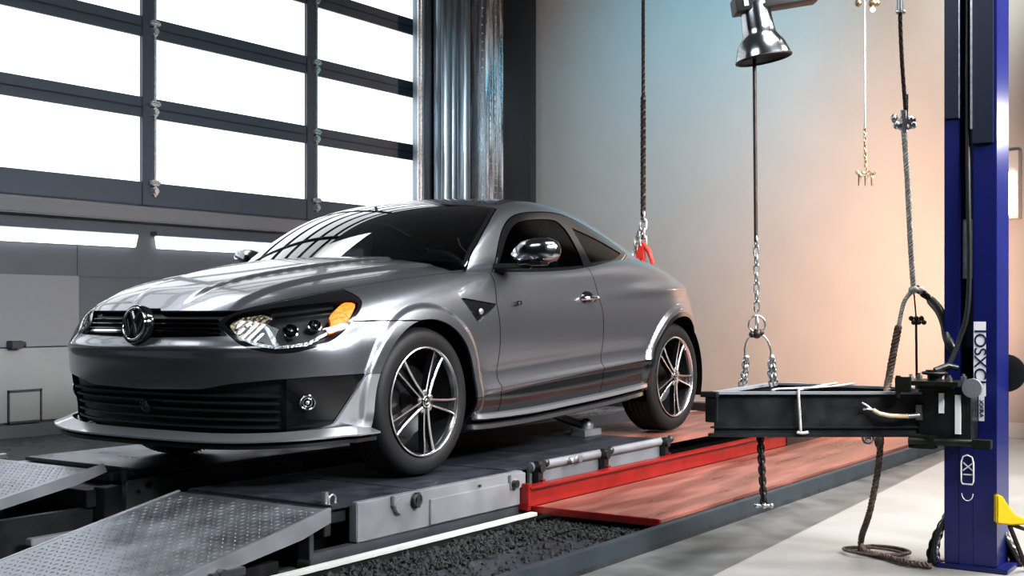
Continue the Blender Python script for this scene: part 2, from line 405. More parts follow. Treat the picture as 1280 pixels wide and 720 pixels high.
# ---------------- cutting regions (unrolled front coordinate q, side x/z, top x/d)
R = dict(
bezel=[(0.483,0.992),(0.578,1.04),(0.864,1.092),(1.111,1.131),(1.254,1.147),(1.368,1.093),(1.309,1.008),(1.177,0.924),(1.027,0.884),(0.839,0.868),(0.652,0.898),(0.556,0.948)],
lens=[(0.531,0.992),(0.611,1.036),(0.864,1.067),(1.107,1.085),(1.307,1.1),(1.346,1.082),(1.3,1.026),(1.172,0.941),(1.028,0.901),(0.84,0.885),(0.676,0.915)],
amber=[(1.161,1.026),(1.203,1.06),(1.256,1.089),(1.306,1.092),(1.33,1.075),(1.274,1.008),(1.207,0.967),(1.148,0.954),(1.169,0.992)],
warm=[(0.551,0.992),(0.612,1.029),(0.745,1.047),(0.831,1.04),(0.746,0.975),(0.651,0.928),(0.58,0.958)],
strip=[(0.628,0.935),(0.84,0.902),(1.028,0.918),(1.144,0.964),(1.149,0.951),(1.032,0.904),(0.839,0.888),(0.637,0.921)],
bar=[(0.806,1.047),(1.195,1.078),(1.194,1.067),(0.816,1.033)],
xbar=[(0.759,0.992),(0.787,0.992),(0.863,0.902),(0.825,0.902)],
ugr=[(-.7,1.043),(.7,1.043),(.578,1.029),(.493,.992),(.552,.941),(.523,.941),(.387,.937),(0,.93),(-.387,.937),(-.523,.941),(-.552,.941),(-.493,.992),(-.578,1.029)],
lgr=[(0,0.702),(0.388,0.711),(0.58,0.738),(0.816,0.756),(1.076,0.768),(1.38,0.776),(1.177,0.567),(1.1,0.548),(0.768,0.522),(0.385,0.516),(0,0.512)],
fin=[(1.6,0.772),(1.39,0.775),(1.192,0.566),(1.101,0.541),(1.09,.4),(1.6,.4)],
vent=[(4.833,1.112),(5.126,1.082),(4.942,0.987)],
glassf=[(5.246,1.276),(5.689,1.281),(6.103,1.306),(6.124,1.312),(6.092,1.454),(6.047,1.531),(5.956,1.563),(5.681,1.545),(5.517,1.509),(5.376,1.419)],
quarter=[(6.217,1.314),(6.5,1.352),(6.669,1.398),(6.406,1.474),(6.189,1.52),(6.153,1.514)],
frame=[(5.16,1.2),(5.737,1.24),(6.246,1.27),(6.567,1.328),(6.757,1.397),(6.546,1.491),(6.223,1.585),(6.003,1.608),(5.675,1.585),(5.474,1.532),(5.316,1.417)],
ws=[(4.4,0),(4.4,.9),(5.0,.80),(5.08,.775),(5.131,.765),(5.298,.715),(5.47,.65),(5.445,.56),(5.40,.38),(5.365,.2),(5.35,0)],
rw=[(6.78,0),(6.76,.3),(6.70,.52),(6.80,.57),(7.0,.60),(7.3,.6),(7.6,0)],
door=[(5.164,1.6),(5.164,1.216),(5.126,1.082),(5.150,0.881),(5.151,0.679),(5.149,0.4),(6.17,.4),(6.19,0.675),(6.212,0.81),(6.184,1.041),(6.156,1.155),(6.16,1.6)],
hood=[(3.3,0),(3.3,.5),(3.75,.50),(3.95,.655),(4.13,.70),(4.32,.735),(4.6,.765),(4.9,.79),(5.12,.80),(5.06,.74),(4.92,.5),(4.83,0)],
)
def smooth_poly(P, sharp, n=6):
    out = []; N_ = len(P); sh = sorted(sharp)
    for a,b in zip(sh, sh[1:]+[sh[0]+N_]):
        seg = [P[i % N_] for i in range(a,b+1)]; out += [tuple(p) for p in crom(seg, n)[:-1]]
    return out
R['glassf'] = smooth_poly(R['glassf'], [0,2])
R['frame'] = smooth_poly(R['frame'], [0,4])
R['quarter'] = smooth_poly(R['quarter'], [0,2,4])
R['lens'] = smooth_poly(R['lens'], [0,4])
R['bezel'] = smooth_poly(R['bezel'], [0,4])
R['amber'] = smooth_poly(R['amber'], [0,3])
def qf(V): return np.sign(V[:,1])*(V[:,0]-3.63+np.abs(V[:,1]))
def f_q(name, sgn=0, lim=4.45):
    def f(V):
        q = qf(V); u = np.abs(q) if sgn >= 0 and name not in ('ugr',) else q
        d = sd_poly(u, V[:,2], R[name])
        if sgn == 1: d = np.maximum(d, -V[:,1])
        if sgn == -1:
            d = np.maximum(sd_poly(np.abs(q), V[:,2], R[name]), V[:,1])
        return np.maximum(d, V[:,0]-lim)
    return f
def f_s(name, sgn, dm=.45):
    return lambda V: np.maximum(sd_poly(V[:,0], V[:,2], R[name]), dm-sgn*V[:,1])
def f_t(name, zmin=.9):
    return lambda V: np.maximum(sd_poly(V[:,0], np.abs(V[:,1]), R[name]+[(p[0],-p[1]-1e-4) for p in R[name][::-1]]), zmin-V[:,2])
def circ(ax, r): return lambda V: np.maximum(np.hypot(V[:,0]-ax, V[:,2]-WZ)-r, .4-np.abs(V[:,1]))
def lo(fun): return lambda V: -fun(V)

car = thing('car', 'silver grey two-door coupe standing on the drive-on lift', 'car', ((XF+XR)/2, YC, DECK))
def attach(o, parent=car):
    o.parent = parent; o.matrix_parent_inverse = Matrix.Translation(car.location).inverted() if parent is car else Matrix.Identity(4)
    return o
class PRX: pass
def cpart(sk, name, m, parent=car, rim=.012, off=0., label=None):
    o = sk.mesh(name, m, None, rim, off); attach(o, parent)
    if label: o['label'] = label
    return o

B = BODY
full_inner = BODY
# wheel arches
for ax,r in ((XF,.382),(XR,.385)): B = B.cut(lo(circ(ax,r)), .0)
AT = {}
for sg in (1,-1):
    AT[sg], B = B.split(lambda V: np.maximum(circ(XR,.412)(V), -sg*V[:,1]), .0005); cpart(AT[sg], 'wheel_arch_trim', 'gloss_black', off=.002, label='black lip of the rear wheel arch')
# cabin opening in the deck under the glass
B = B.cut(lambda V: -np.maximum(np.maximum(np.maximum(4.9-V[:,0], V[:,0]-6.75), np.abs(V[:,1])-.77), 1.15-V[:,2]), 0)
emb = lambda V: np.maximum(np.hypot(V[:,1], V[:,2]-.99)-.092, V[:,0]-3.70)
heads = {}
for sg in (1,-1):
    heads[sg], B = B.split(f_q('bezel', sg), .001)
UG, B = B.split(lambda V: np.maximum(np.minimum(f_q('ugr')(V), emb(V)), V[:,0]-4.0), .001)
LG, B = B.split(lambda V: np.maximum(sd_poly(np.abs(qf(V)), V[:,2], R['lgr']+[(-p[0]-1e-4,p[1]) for p in R['lgr'][::-1]]), V[:,0]-4.4), .001)
HO, B = B.split(lambda V: np.maximum(f_t('hood')(V), 1.046-V[:,2]))
cpart(HO, 'bonnet', 'paint')
FI = {}
for sg in (1,-1):
    FI[sg], B = B.split(f_q('fin', sg, 4.5), .001)
BU, B = B.split(lambda V: np.maximum(V[:,0]-4.5, V[:,2]-1.004))
bumper = cpart(BU, 'front_bumper', 'paint')
for sg in (1,-1):
    cpart(FI[sg], 'bumper_corner_fin', 'silver', label='pale silver corner of the bumper')
for sg in (1,-1):
    VE, B = B.split(f_s('vent', sg), .001)
    v = cpart(VE, 'fender_vent', 'gloss_black', rim=.02, off=-.008, label='black triangular fender vent')
# dark lower cladding under the crease
czf = lambda V: V[:,2]-(.628+(V[:,0]-4.98)*.0715)
for sg in (1,-1):
    CL, B = B.split(lambda V: np.maximum(np.maximum(czf(V), .5-sg*V[:,1]), np.maximum(4.5-V[:,0], V[:,0]-6.74)), .0008)
    a, CL = CL.split(f_s('door', sg)); cpart(a, 'door_cladding', 'gloss_black', label='dark lower strip of the door')
    c1, c2 = CL.split(lambda V: V[:,0]-5.6, 0)
    cpart(c1, 'side_cladding', 'gloss_black', label='dark lower strip ahead of the door'); cpart(c2, 'side_cladding', 'gloss_black', label='dark lower strip behind the door')
DO = {}
for sg in (1,-1):
    DO[sg], B = B.split(f_s('door', sg)); 
    cpart(DO[sg], 'door', 'paint')
for sg in (1,-1):
    FE, B = B.split(lambda V: np.maximum(V[:,0]-5.16, -sg*V[:,1]))
    cpart(FE, 'fender', 'paint')
TR, B = B.split(lambda V: np.maximum(np.maximum(np.abs(V[:,1])-.62, 6.9-V[:,0]), 1.12-V[:,2])); cpart(TR, 'boot_lid', 'paint')
RB, B = B.split(lambda V: np.maximum(7.3-V[:,0], V[:,2]-.86)); cpart(RB, 'rear_bumper', 'paint')
for sg in (1,-1):
    QP, B = B.split(lambda V: -sg*V[:,1], 0); cpart(QP, 'quarter_panel', 'paint')
# ---- lamps
for sg in (1,-1):
    H = heads[sg]
    h = cpart(H.cut(lo(f_q('lens', sg)), 0), 'headlight', 'gloss_black', rim=.03, off=-.004, label='black-framed headlight with an amber corner')
    L = H.cut(f_q('lens', sg), 0)
    cpart(L, 'housing', 'satin_black', h, rim=0, off=-.055)
    cpart(L, 'clear_cover', 'lens', h, rim=0, off=-.003)
    for nm, reg, mt, of in (('turn_signal','amber','amber' if sg > 0 else 'lamp_chrome',-.010),('reflector','warm','warm_reflector',-.022),('light_strip','strip','lamp_chrome',-.012),('upper_bar','bar','disc',-.016),('cross_bar','xbar','lamp_chrome',-.02)):
        cpart(L.cut(f_q(reg, sg), 0), nm, mt, h, rim=.02 if nm!='reflector' else 0, off=of)
    for a0,b0,a1,b1 in ((.58,.975,.66,1.028),(.60,.955,.72,1.035),(.63,.94,.77,1.036),(.66,.93,.80,1.025),(.70,.925,.76,.965)):
        fin_ = lambda V: np.maximum(np.maximum(sd_poly(np.abs(qf(V)), V[:,2], [(a0,b0),(a1,b1),(a1+.007,b1-.008),(a0+.007,b0-.008)]), -sg*V[:,1]), 0*V[:,0]-1)
        F_ = L.cut(fin_, 0)
        if F_.F: cpart(F_, 'reflector_fin', 'chrome', h, rim=.012, off=-.014)
    for q,zz,r in ((.93,.975,.034),(1.08,1.0,.03),(.66,.985,.026)):
        # lamp bowls sit just behind the cover, found from the nearest skin point
        qq = np.abs(qf(L.V)); i = int(np.argmin((qq-q)**2+(L.V[:,2]-zz)**2)); p = L.V[i]-L.N[i]*.03; n = L.N[i]
        c = Vector((p[0], YC-p[1], p[2])); ax = Vector((n[0],-n[1],n[2]))
        o = MB().lathe([(r,.0),(r*1.02,.012),(r*.9,.014),(r*.75,-.005),(r*.4,-.012),(.001,-.014)], c, ax, 28).build('lamp_bowl','chrome', None, 60)
        attach(o, h)
        o = MB().sph(c+ax*.004, r*.55, (1,1,1), 20).build('projector','gloss_black', None, 60); attach(o, h)
# ---- grilles
UGo = cpart(UG, 'upper_grille', 'satin_black', rim=.02, off=-.028)
for z0,z1 in ((.952,.956),(.972,.976),(.993,.997),(1.014,1.018)):
    s_ = UG.cut(lambda V: np.maximum(np.maximum(z0-V[:,2], V[:,2]-z1), np.abs(qf(V))-.50), 0)
    cpart(s_, 'slat', 'gloss_black', UGo, rim=.022, off=-.006)
chs = UG.cut(lambda V: np.maximum(np.maximum(.958-V[:,2]-.008*np.abs(V[:,1]), V[:,2]-.964+.008*np.abs(V[:,1])-.003), np.maximum(np.abs(qf(V))-.45, .07-np.abs(V[:,1]))), 0)
cpart(chs, 'chrome_strip', 'chrome', UGo, rim=.015, off=-.001)
LGo = cpart(LG, 'lower_grille', 'satin_black', rim=.03, off=-.035)
for k in range(5):
    z0 = .545+k*.033
    s_ = LG.cut(lambda V: np.maximum(np.maximum(z0-V[:,2], V[:,2]-z0-.008), np.abs(qf(V))-.86), 0)
    if len(s_.F): cpart(s_, 'slat', 'satin_black', LGo, rim=.03, off=-.012)
for sg in (1,-1): cpart(LG.cut(lambda V: .9-sg*qf(V), 0), 'fog_light_surround', 'gloss_black', LGo, rim=.02, off=-.006)
def skinpt(S, q, z):
    qq = qf(S.V); i = int(np.argmin((qq-q)**2+(S.V[:,2]-z)**2)); p, n = S.V[i], S.N[i]
    return Vector((p[0],YC-p[1],p[2])), Vector((n[0],-n[1],n[2]))
for sg in (1,-1):
    c, n = skinpt(LG, sg*1.03, .66)
    o = MB().torus(c+n*.002, .031, .0035, n).build('fog_light','chrome'); attach(o)
    attach(MB().lathe([(.03,-.004),(.029,.002),(.014,-.006),(.001,-.006)], c, n, 28).build('lens','gloss_black',None,60), o)
    attach(MB().sph(c+n*.002, .010).torus(c, .019, .002, n).build('bulb','alu',None,60), o)
c, n = skinpt(LG, .0, .625)
o = MB().torus(c+n*.0, .030, .002, n, seg=30).lathe([(.028,-.004),(.001,-.002)], c, n, 28).build('sensor_disc','gloss_black',None,60); attach(o)
attach(MB().torus(c+n*.004, .022, .0022, n, sc=(1,1), seg=24).build('ring','disc'), o)
# ---- round emblem
ce = Vector((3.606, YC, .99)); ne = Vector((-1,0,.16)).normalized()
qe = ne.to_track_quat('Z','Y')
ce = ce+ne*.002
em = MB().lathe([(.088,-.035),(.088,-.002),(.083,.003),(.077,.002),(.001,.002)], ce, ne, 56).build('emblem','gloss_black',None,50); attach(em)
attach(MB().torus(ce+ne*.004, .071, .0055, ne, seg=48).build('ring','chrome',None,60), em)
def bar3(mb, a, b, w, h=.004):
    upv = (Vector((0,0,1))-ne*ne.z).normalized(); rt = Vector((0,-1,0))     # right as seen from in front: towards the camera side
    A = ce+rt*a[0]+upv*a[1]+ne*h; Bp = ce+rt*b[0]+upv*b[1]+ne*h; d = (Bp-A).normalized(); s = d.cross(ne)*w
    v = [mb.bm.verts.new(p+o_) for o_ in (ne*-.006, ne*.004) for p in (A+s, Bp+s, Bp-s, A-s)]
    for f in ((0,1,2,3),(7,6,5,4),(0,4,5,1),(1,5,6,2),(2,6,7,3),(3,7,4,0)): mb.bm.faces.new([v[i] for i in f])
mb = MB()
for a,b in (((-.030,.056),(0,.008)),((.030,.056),(0,.008)),((-.058,.020),(-.026,-.056)),((-.026,-.056),(0,.000)),((.058,.020),(.026,-.056)),((.026,-.056),(0,.000))): bar3(mb, a, b, .0062)
attach(mb.build('letters','chrome'), em)
# ---- splitter lip
def plan(q0, out):
    pts = []
    for i in range(61):
        d = -.93+1.86*i/60; a = abs(d); x = float(PLANX(min(a,.92)))
        pts.append((x,d))
    pts = [(4.16,-.905)]+pts+[(4.16,.905)]
    P = np.array(pts); T = np.gradient(P, axis=0); T /= np.linalg.norm(T,axis=1,keepdims=True)
    Nn = np.stack([-T[:,1], T[:,0]],1)
    return [(p[0]+n[0]*out, YC-(p[1]+n[1]*out)) for p,n in zip(P,Nn)]
def lip(z0,z1,o0,o1,name,m, rise=.03):
    a = plan(0,o0); b = plan(0,o1); mb = MB(); n = len(a); rows=[]
    for (p,q) in zip(a,b):
        d = abs(YC-p[1]); dz = rise*max(0,(d-.4)/.5)**2
        rows.append([mb.bm.verts.new((x,y,z)) for x,y,z in ((p[0],p[1],z0+dz),(q[0],q[1],z0+.006+dz),(q[0],q[1],z1-.004+dz),(p[0],p[1],z1+.022+dz))])
    for i in range(n-1):
        for k in range(4): mb.bm.faces.new((rows[i][k],rows[i+1][k],rows[i+1][(k+1)%4],rows[i][(k+1)%4]))
    mb.bm.faces.new(rows[0]); mb.bm.faces.new(rows[-1][::-1])
    return attach(mb.build(name, m, None, 40))
lip(.484,.502,-.05,.034,'splitter','silver').__setitem__('label','pale silver lip under the bumper')
lip(.455,.480,-.06,.014,'under_tray','satin_black')
# ---- side skirts
for sg in (1,-1):
    for (dz,dd,nm) in ((0,.0,'side_skirt'),(-.052,-.028,'lower_side_skirt')):
        pts = [(4.93,.875,.528),(5.0,.915,.522),(5.4,.925,.525),(5.8,.925,.542),(6.2,.925,.562),(6.55,.925,.585),(6.70,.905,.592),(6.74,.87,.59)]
        mb = MB(); rows = []
        for p in crom(pts, 6):
            x,d,z = p; d += dd; z += dz; prof = ((0,.020),(.016,.014),(.018,-.006),(0,-.014),(-.05,-.012),(-.05,.015))
            rows.append([mb.bm.verts.new((x, YC-sg*(d+a-.012), z+b)) for a,b in prof])
        for i in range(len(rows)-1):
            for k in range(6): mb.bm.faces.new((rows[i][k],rows[i+1][k],rows[i+1][(k+1)%6],rows[i][(k+1)%6]))
        mb.bm.faces.new(rows[0]); mb.bm.faces.new(rows[-1][::-1])
        attach(mb.build(nm, 'paint_dark' if dz else 'silver', None, 40))
# ---- greenhouse
G = GREEN
WS, G = G.split(f_t('ws', 1.2)); 
ws_in = WS.cut(lambda V: f_t('ws',1.2)(V)+.022, 0); wsb = WS.cut(lambda V: -(f_t('ws',1.2)(V)+.022), 0)
w = cpart(ws_in, 'windshield', 'glass', rim=0); cpart(wsb, 'seal', 'gloss_black', w, rim=.006)
RWn, G = G.split(f_t('rw', 1.0)); cpart(RWn, 'rear_window', 'glass')
for sg in (1,-1):
    FR, G = G.split(f_s('frame', sg, .4))
    gl, FR = FR.split(f_s('glassf', sg, .4), 0); q4, FR = FR.split(f_s('quarter', sg, .4), 0)
    t = cpart(FR, 'window_trim', 'gloss_black', rim=.012, off=.001)
    cpart(FR.cut(lambda V: np.maximum(-(sd_poly(V[:,0],V[:,2],R['frame'])+.012), V[:,2]-1.32-(V[:,0]-5.2)*.05), 0), 'chrome_strip', 'alu', t, rim=.004, off=.004)
    cpart(gl, 'door_window', 'darkglass', rim=0, off=-.004)
    cpart(q4, 'quarter_window', 'sideglass', rim=0, off=-.004)
cpart(G, 'roof', 'paint')
# ---- black inner shell so that nothing shows through the seams
I = BODY.cut(lambda V: -circ(XF,.40)(V), 0).cut(lambda V: -circ(XR,.40)(V), 0)
I = I.cut(lambda V: -np.maximum(np.maximum(4.9-V[:,0], V[:,0]-6.8), np.maximum(np.abs(V[:,1])-.78,1.15-V[:,2])), 0)
for sg in (1,-1): I = I.cut(lo(f_q('lens', sg)), 0)
cpart(I.offset(-.062), 'inner_shell', 'void', rim=0)
# ---- interior
mb = MB()
mb.box(4.1,7.3, YC-.62,YC+.62, .50,.72).box(4.95,6.9, YC-.76,YC+.76, .58,.66)
mb.box(4.05,5.0,YC-.6,YC+.6,.7,1.0); mb.box(6.75,7.5,YC-.6,YC+.6,.7,1.05)
attach(mb.build('underbody','void'))
dash = MB().prism([(4.86,1.20),(4.98,1.245),(5.20,1.235),(5.30,1.16),(5.28,.95),(5.0,.9),(4.86,1.0)], -.75, .75, Matrix.Translation((0,YC,0))@Matrix.Rotation(PI/2,4,'X'), bev=.02).build('dashboard','interior',None,40); attach(dash)
ax = Vector((-.9,0,-.42)).normalized()
cw = Vector((5.40,YC-.36,1.20))
sw = MB().torus(cw, .18, .015, ax, seg=40).cyl(cw, cw+ax*.2, .03).sph(cw+ax*.01, .055, (1,1,1)).cyl(cw+Vector((0,-.17,0)), cw+Vector((0,.17,0)), .014).build('steering_wheel','interior',None,50); attach(sw)
for dd in (.36,-.36):
    y = YC-dd; mb = MB()
    mb.box(5.50,6.0,y-.24,y+.24,.78,.93, bev=.05)
    mb.box(-.07,.07,-.23,.23,0,.56, Matrix.Translation((6.0,y,.88))@Matrix.Rotation(.32,4,'Y'), bev=.05)
    s1 = mb.build('front_seat','seat',None,50); attach(s1)
    hb = MB().box(-.05,.05,-.13,.13,.60,.76, Matrix.Translation((6.0,y,.88))@Matrix.Rotation(.30,4,'Y'), bev=.03).build('headrest','seat',None,50); attach(hb, s1)
    attach(MB().box(6.3,6.7,y-.30,y+.30,.80,.95,bev=.05).box(-.06,.06,-.3,.3,0,.46, Matrix.Translation((6.68,y,.86))@Matrix.Rotation(.4,4,'Y'),bev=.04).build('rear_seat','seat',None,50))
attach(MB().box(-.01,.01,-.11,.11,-.03,.03, Matrix.Translation((5.27,YC,1.56))@Matrix.Rotation(-.2,4,'Y'),bev=.008).cyl((5.27,YC,1.57),(5.24,YC,1.62),.008).build('rearview_mirror','interior',None,50))
# ---- door mirrors and handles
for sg in (1,-1):
    def yy(d): return YC-sg*d
    mb = MB(); rings = []
    prof = [(.90,.030,.020,1.335,5.27),(.925,.055,.045,1.338,5.28),(.97,.078,.064,1.345,5.285),(1.03,.084,.070,1.350,5.295),(1.09,.078,.064,1.354,5.305),(1.13,.056,.046,1.352,5.315),(1.145,.02,.018,1.352,5.32)]
    for d,a,b,zc,xc in prof:
        rings.append([mb.bm.verts.new((xc+(-a if math.cos(t)<0 else a*.45)*abs(math.cos(t))**.8, yy(d), zc+b*math.copysign(abs(math.sin(t))**.75,math.sin(t)))) for t in [2*PI*k/28 for k in range(28)]])
    for i in range(len(rings)-1):
        for k in range(28): mb.bm.faces.new((rings[i][k],rings[i][(k+1)%28],rings[i+1][(k+1)%28],rings[i+1][k]))
    mb.bm.faces.new(rings[0]); mb.bm.faces.new(rings[-1][::-1])
    mi = mb.build('door_mirror','mirror_shell',None,60); attach(mi)
    attach(MB().prism([(5.20,.80),(5.33,.80),(5.325,.97),(5.26,1.01),(5.22,.97)], 1.262,1.290, Matrix.Translation((0,YC,0))@Matrix.Diagonal((1,-sg,1,1)), bev=.006).build('bracket','satin_black',None,50), mi)
    attach(MB().box(5.215,5.29,min(yy(.95),yy(1.10)),max(yy(.95),yy(1.10)),1.275,1.298,bev=.010).build('lower_shell','gloss_black',None,50), mi)
    attach(MB().box(5.335,5.345,min(yy(.94),yy(1.11)),max(yy(.94),yy(1.11)),1.30,1.40,bev=.003).build('mirror_glass','chrome'), mi)
    # handle: dark cup with a bright pull
    S = DO[sg]
    def at(x,z):
        i = int(np.argmin((S.V[:,0]-x)**2+(S.V[:,2]-z)**2)); return S.V[i]
    p = at(6.045,1.115); c = Vector((p[0], YC-p[1], p[2])); n = Vector((0,-sg,0))
    hd_ = MB().lathe([(.058,-.006),(.052,.0035),(.03,.002),(.001,.0015)], c, n, 40)
    bmesh.ops.transform(hd_.bm, matrix=Matrix.Translation(c)@Matrix.Diagonal((1.15,1,.85,1))@Matrix.Translation(-c), verts=hd_.bm.verts)
    h = hd_.build('door_handle','gloss_black',None,60); attach(h)
    pts = [c+Vector((-.075,-sg*.0,.006)), c+Vector((-.05,-sg*.03,.008)), c+Vector((.02,-sg*.034,.010)), c+Vector((.07,-sg*.024,.012)), c+Vector((.09,0,.012))]
    attach(MB().tube([Vector(q) for q in crom([tuple(p_) for p_ in pts],5)], .0125, 10).build('pull','chrome',None,60), h)
    # small marker behind the vent and a badge on the door
    c = Vector((4.955, YC-sg*.915, 1.045))
    attach(MB().sph(c, .016,(1.2,.5,1)).build('side_marker','silver',None,60))
    mb = MB(); 
    for k,(a,b) in enumerate((((0,0),(.022,0)),((.022,0),(.022,.02)),((.03,.02),(.05,.02)),((.034,.004),(.055,.004)),((.055,.004),(.055,.02)))):
        x0=5.27+min(a[0],b[0]); x1=5.27+max(a[0],b[0])+.004; z0=1.075+min(a[1],b[1]); z1=1.075+max(a[1],b[1])+.004
        yb = YC-sg*.9015; mb.box(x0,x1,min(yb,yb-sg*.006),max(yb,yb-sg*.006),z0,z1)
    attach(mb.build('badge','disc'))
# ---- wheels
def make_wheel():
    """outer face towards -y, centre at the origin"""
    prof = [(.245,-.02),(.262,-.004),(.285,.004),(.315,.002),(.334,-.012),(.3425,-.035),(.345,-.07),(.345,-.165),(.340,-.20),(.325,-.228),(.29,-.236),(.25,-.225),(.245,-.12)]
    ty = MB().lathe(prof, axis=(0,-1,0), seg=96)
    for h in (-.07,-.10,-.135,-.165): ty.torus((0,-h,0), .3452, .0022, (0,1,0), seg=80, rs=6)
    for k in range(90):
        a = 2*PI*k/90
        for h0,h1 in ((-.030,-.062),(-.172,-.205)):
            p = lambda h,r,da=0: (r*math.cos(a+da), -h, r*math.sin(a+da))
            ty.cyl(p(h0,.340), p(h1,.3455,.03), .003, seg=5)
    wheel = ty.build('wheel','rubber',None,50)
    P = [('rim_lip', MB().lathe([(.244,-.03),(.254,-.006),(.2545,.002),(.2485,.004),(.243,-.002),(.240,-.03)], axis=(0,-1,0), seg=96), 'alu'),
         ('rim_barrel', MB().lathe([(.242,-.02),(.236,-.10),(.232,-.19),(.05,-.192)], axis=(0,-1,0), seg=64), 'satin_black'),
         ('brake_disc', MB().lathe([(.001,-.092),(.06,-.092),(.062,-.105),(.165,-.105),(.165,-.125),(.05,-.125)], axis=(0,-1,0), seg=64), 'disc')]
    cal = MB().prism([(.10*math.cos(t),.10*math.sin(t)) for t in np.linspace(2.6,3.7,9)]+[(.19*math.cos(t),.19*math.sin(t)) for t in np.linspace(3.7,2.6,9)], .07,.14, Matrix.Rotation(PI/2,4,'X')@Matrix.Scale(-1,4,(0,0,1)), bev=.008)
    P.append(('brake_caliper', cal, 'disc'))
    for k in range(5):
        a = math.radians(63+72*k)
        mb = MB(); ms = MB()
        def pt(r, off, h): return (r*math.cos(a)-off*math.sin(a), -h, r*math.sin(a)+off*math.cos(a))
        rs = [.03,.07,.12,.18,.225,.246]; hh = [.002,-.002,-.006,-.007,-.006,-.006]; wd = [.014,.017,.021,.027,.034,.040]
        for sgn in (1,-1):
            # dark flank and machined face of each arm of the twin spoke
            def strip(m, w0, w1, hf, hb):
                rows = []
                for r,h,w in zip(rs,hh,wd):
                    rows.append([m.bm.verts.new(pt(r, sgn*(w+o), h+z)) for o,z in ((-w0,hf),(w1,hf),(w1+.002,hb),(-w0-.006,hb))])
                for i in range(len(rows)-1):
                    for q in range(4): m.bm.faces.new((rows[i][q],rows[i+1][q],rows[i+1][(q+1)%4],rows[i][(q+1)%4]))
                m.bm.faces.new(rows[0]); m.bm.faces.new(rows[-1][::-1])
            strip(mb, .007,.005, .0, -.03); strip(ms, .0022,.0028,.0025,-.002)
        # recessed web between the two arms
        rows = [[mb.bm.verts.new(pt(r, o*w, h-.018)) for o in (-1,1)] for r,h,w in zip(rs,hh,wd)]
        for i in range(len(rows)-1): mb.bm.faces.new((rows[i][0],rows[i+1][0],rows[i+1][1],rows[i][1]))
        P.append(('spoke', mb, 'gloss_black')); P.append(('spoke_edge', ms, 'alu'))
    hub = MB().lathe([(.062,-.03),(.060,-.004),(.05,.0),(.034,.0),(.032,.006),(.028,.009),(.001,.010)], axis=(0,-1,0), seg=40)
    P.append(('hub', hub, 'gloss_black'))
    cap = MB().torus((0,-.0085,0), .026,.0022,(0,1,0)).torus((0,-.010,0), .012,.002,(0,1,0))
    P.append(('centre_cap', cap, 'alu'))
    for k in range(5):
        a = math.radians(27+72*k)
        P.append(('wheel_nut', MB().cyl((.045*math.cos(a),.004,.045*math.sin(a)),(.045*math.cos(a),-.007,.045*math.sin(a)),.0085,seg=6).torus((.045*math.cos(a),-.001,.045*math.sin(a)),.0105,.0018,(0,1,0),seg=14,rs=5),'alu'))
    for n_,m_,mt in P: m_.build(n_, mt, wheel, 40)
    return wheel
w0 = make_wheel()
def wheel_at(x, d, first=False):
    global w0
    if first: r = w0
    else:
        r = w0.copy(); COL.objects.link(r)
        for ch in list(w0.children): c_ = ch.copy(); COL.objects.link(c_); c_.parent = r
    r.parent = car; r.location = Vector((x, YC-d, WZ))-car.location
    r.rotation_euler = (0,0,0 if d > 0 else PI)
    return r
wheel_at(XF, .897, True); wheel_at(XR, .885); wheel_at(XF, -.897); wheel_at(XR, -.885)
# wheel housings
for ax in (XF,XR):
    for sg in (1,-1):
        pts = [(.402*math.cos(t), .402*math.sin(t)) for t in np.linspace(-.35,PI+.35,40)]
        mb = MB(); a_ = [mb.bm.verts.new((ax+p[0], YC-sg*.895+sg*.012, WZ+p[1])) for p in pts]; b_ = [mb.bm.verts.new((ax+p[0], YC-sg*.58, WZ+p[1])) for p in pts]
        for i in range(len(pts)-1): mb.bm.faces.new((a_[i],a_[i+1],b_[i+1],b_[i]))
        mb.bm.faces.new(b_)
        attach(mb.build('wheel_housing','void',None,50))
# ================================================================== SETTING
M['concrete'] = mat('pale_concrete_floor', (.235,.228,.215), .5, noise=.10, nscale=2.5, rvar=.12, bump=.08, bscale=40)
M['concrete_dark'] = mat('dark_concrete_strip', (.085,.085,.083), .5, noise=.35, nscale=5, rvar=.1)  # darker mottled strip along the kerb
M['asphalt'] = mat('black_oily_floor', (.022,.023,.026), .42, noise=.5, nscale=6, rvar=.2, bump=.3, bscale=30)
M['wall_dark'] = mat('dark_grey_wall', (.095,.103,.12), .5, noise=.08, nscale=3)
M['wall_light'] = mat('light_grey_panel', (.25,.258,.258), .45, noise=.05, nscale=3)
M['door_frame'] = mat('anthracite_door_frame', (.075,.092,.118), .42, .1)
M['shell'] = mat('dim_room_shell', (.16,.165,.175), .7)
M['wall_shade'] = mat('navy_wall_shade', (.006,.011,.016), .5)
M['ledge'] = mat('grey_ledge', (.20,.21,.23), .4, .1)
M['hinge'] = mat('zinc_hinge', (.62,.64,.66), .3, .9, noise=.25, nscale=40)
M['galv'] = mat('galvanised_steel', (.60,.64,.67), .25, .95, noise=.35, nscale=5, rvar=.14, stretch=(4,4,.3))
M['galv_dark'] = mat('dark_steel_duct', (.20,.26,.31), .28, .85, noise=.4, nscale=5, stretch=(5,5,.2))
M['pane'] = mat('frosted_daylight_pane', (.9,.95,1), .3, emis=(.95,.985,1), estr=1.12)
M['pale_strip'] = mat('pale_worn_strip', (.42,.42,.40), .5, .1, noise=.08, nscale=6)
M['flood'] = mat('lit_flood', (1,1,1), .4, emis=(1,.98,.93), estr=14)
M['strip'] = mat('white_glow', (1,1,1), .4, emis=(.95,.98,1), estr=2.4)  # white glow for the painted tube reflections and the small bulb
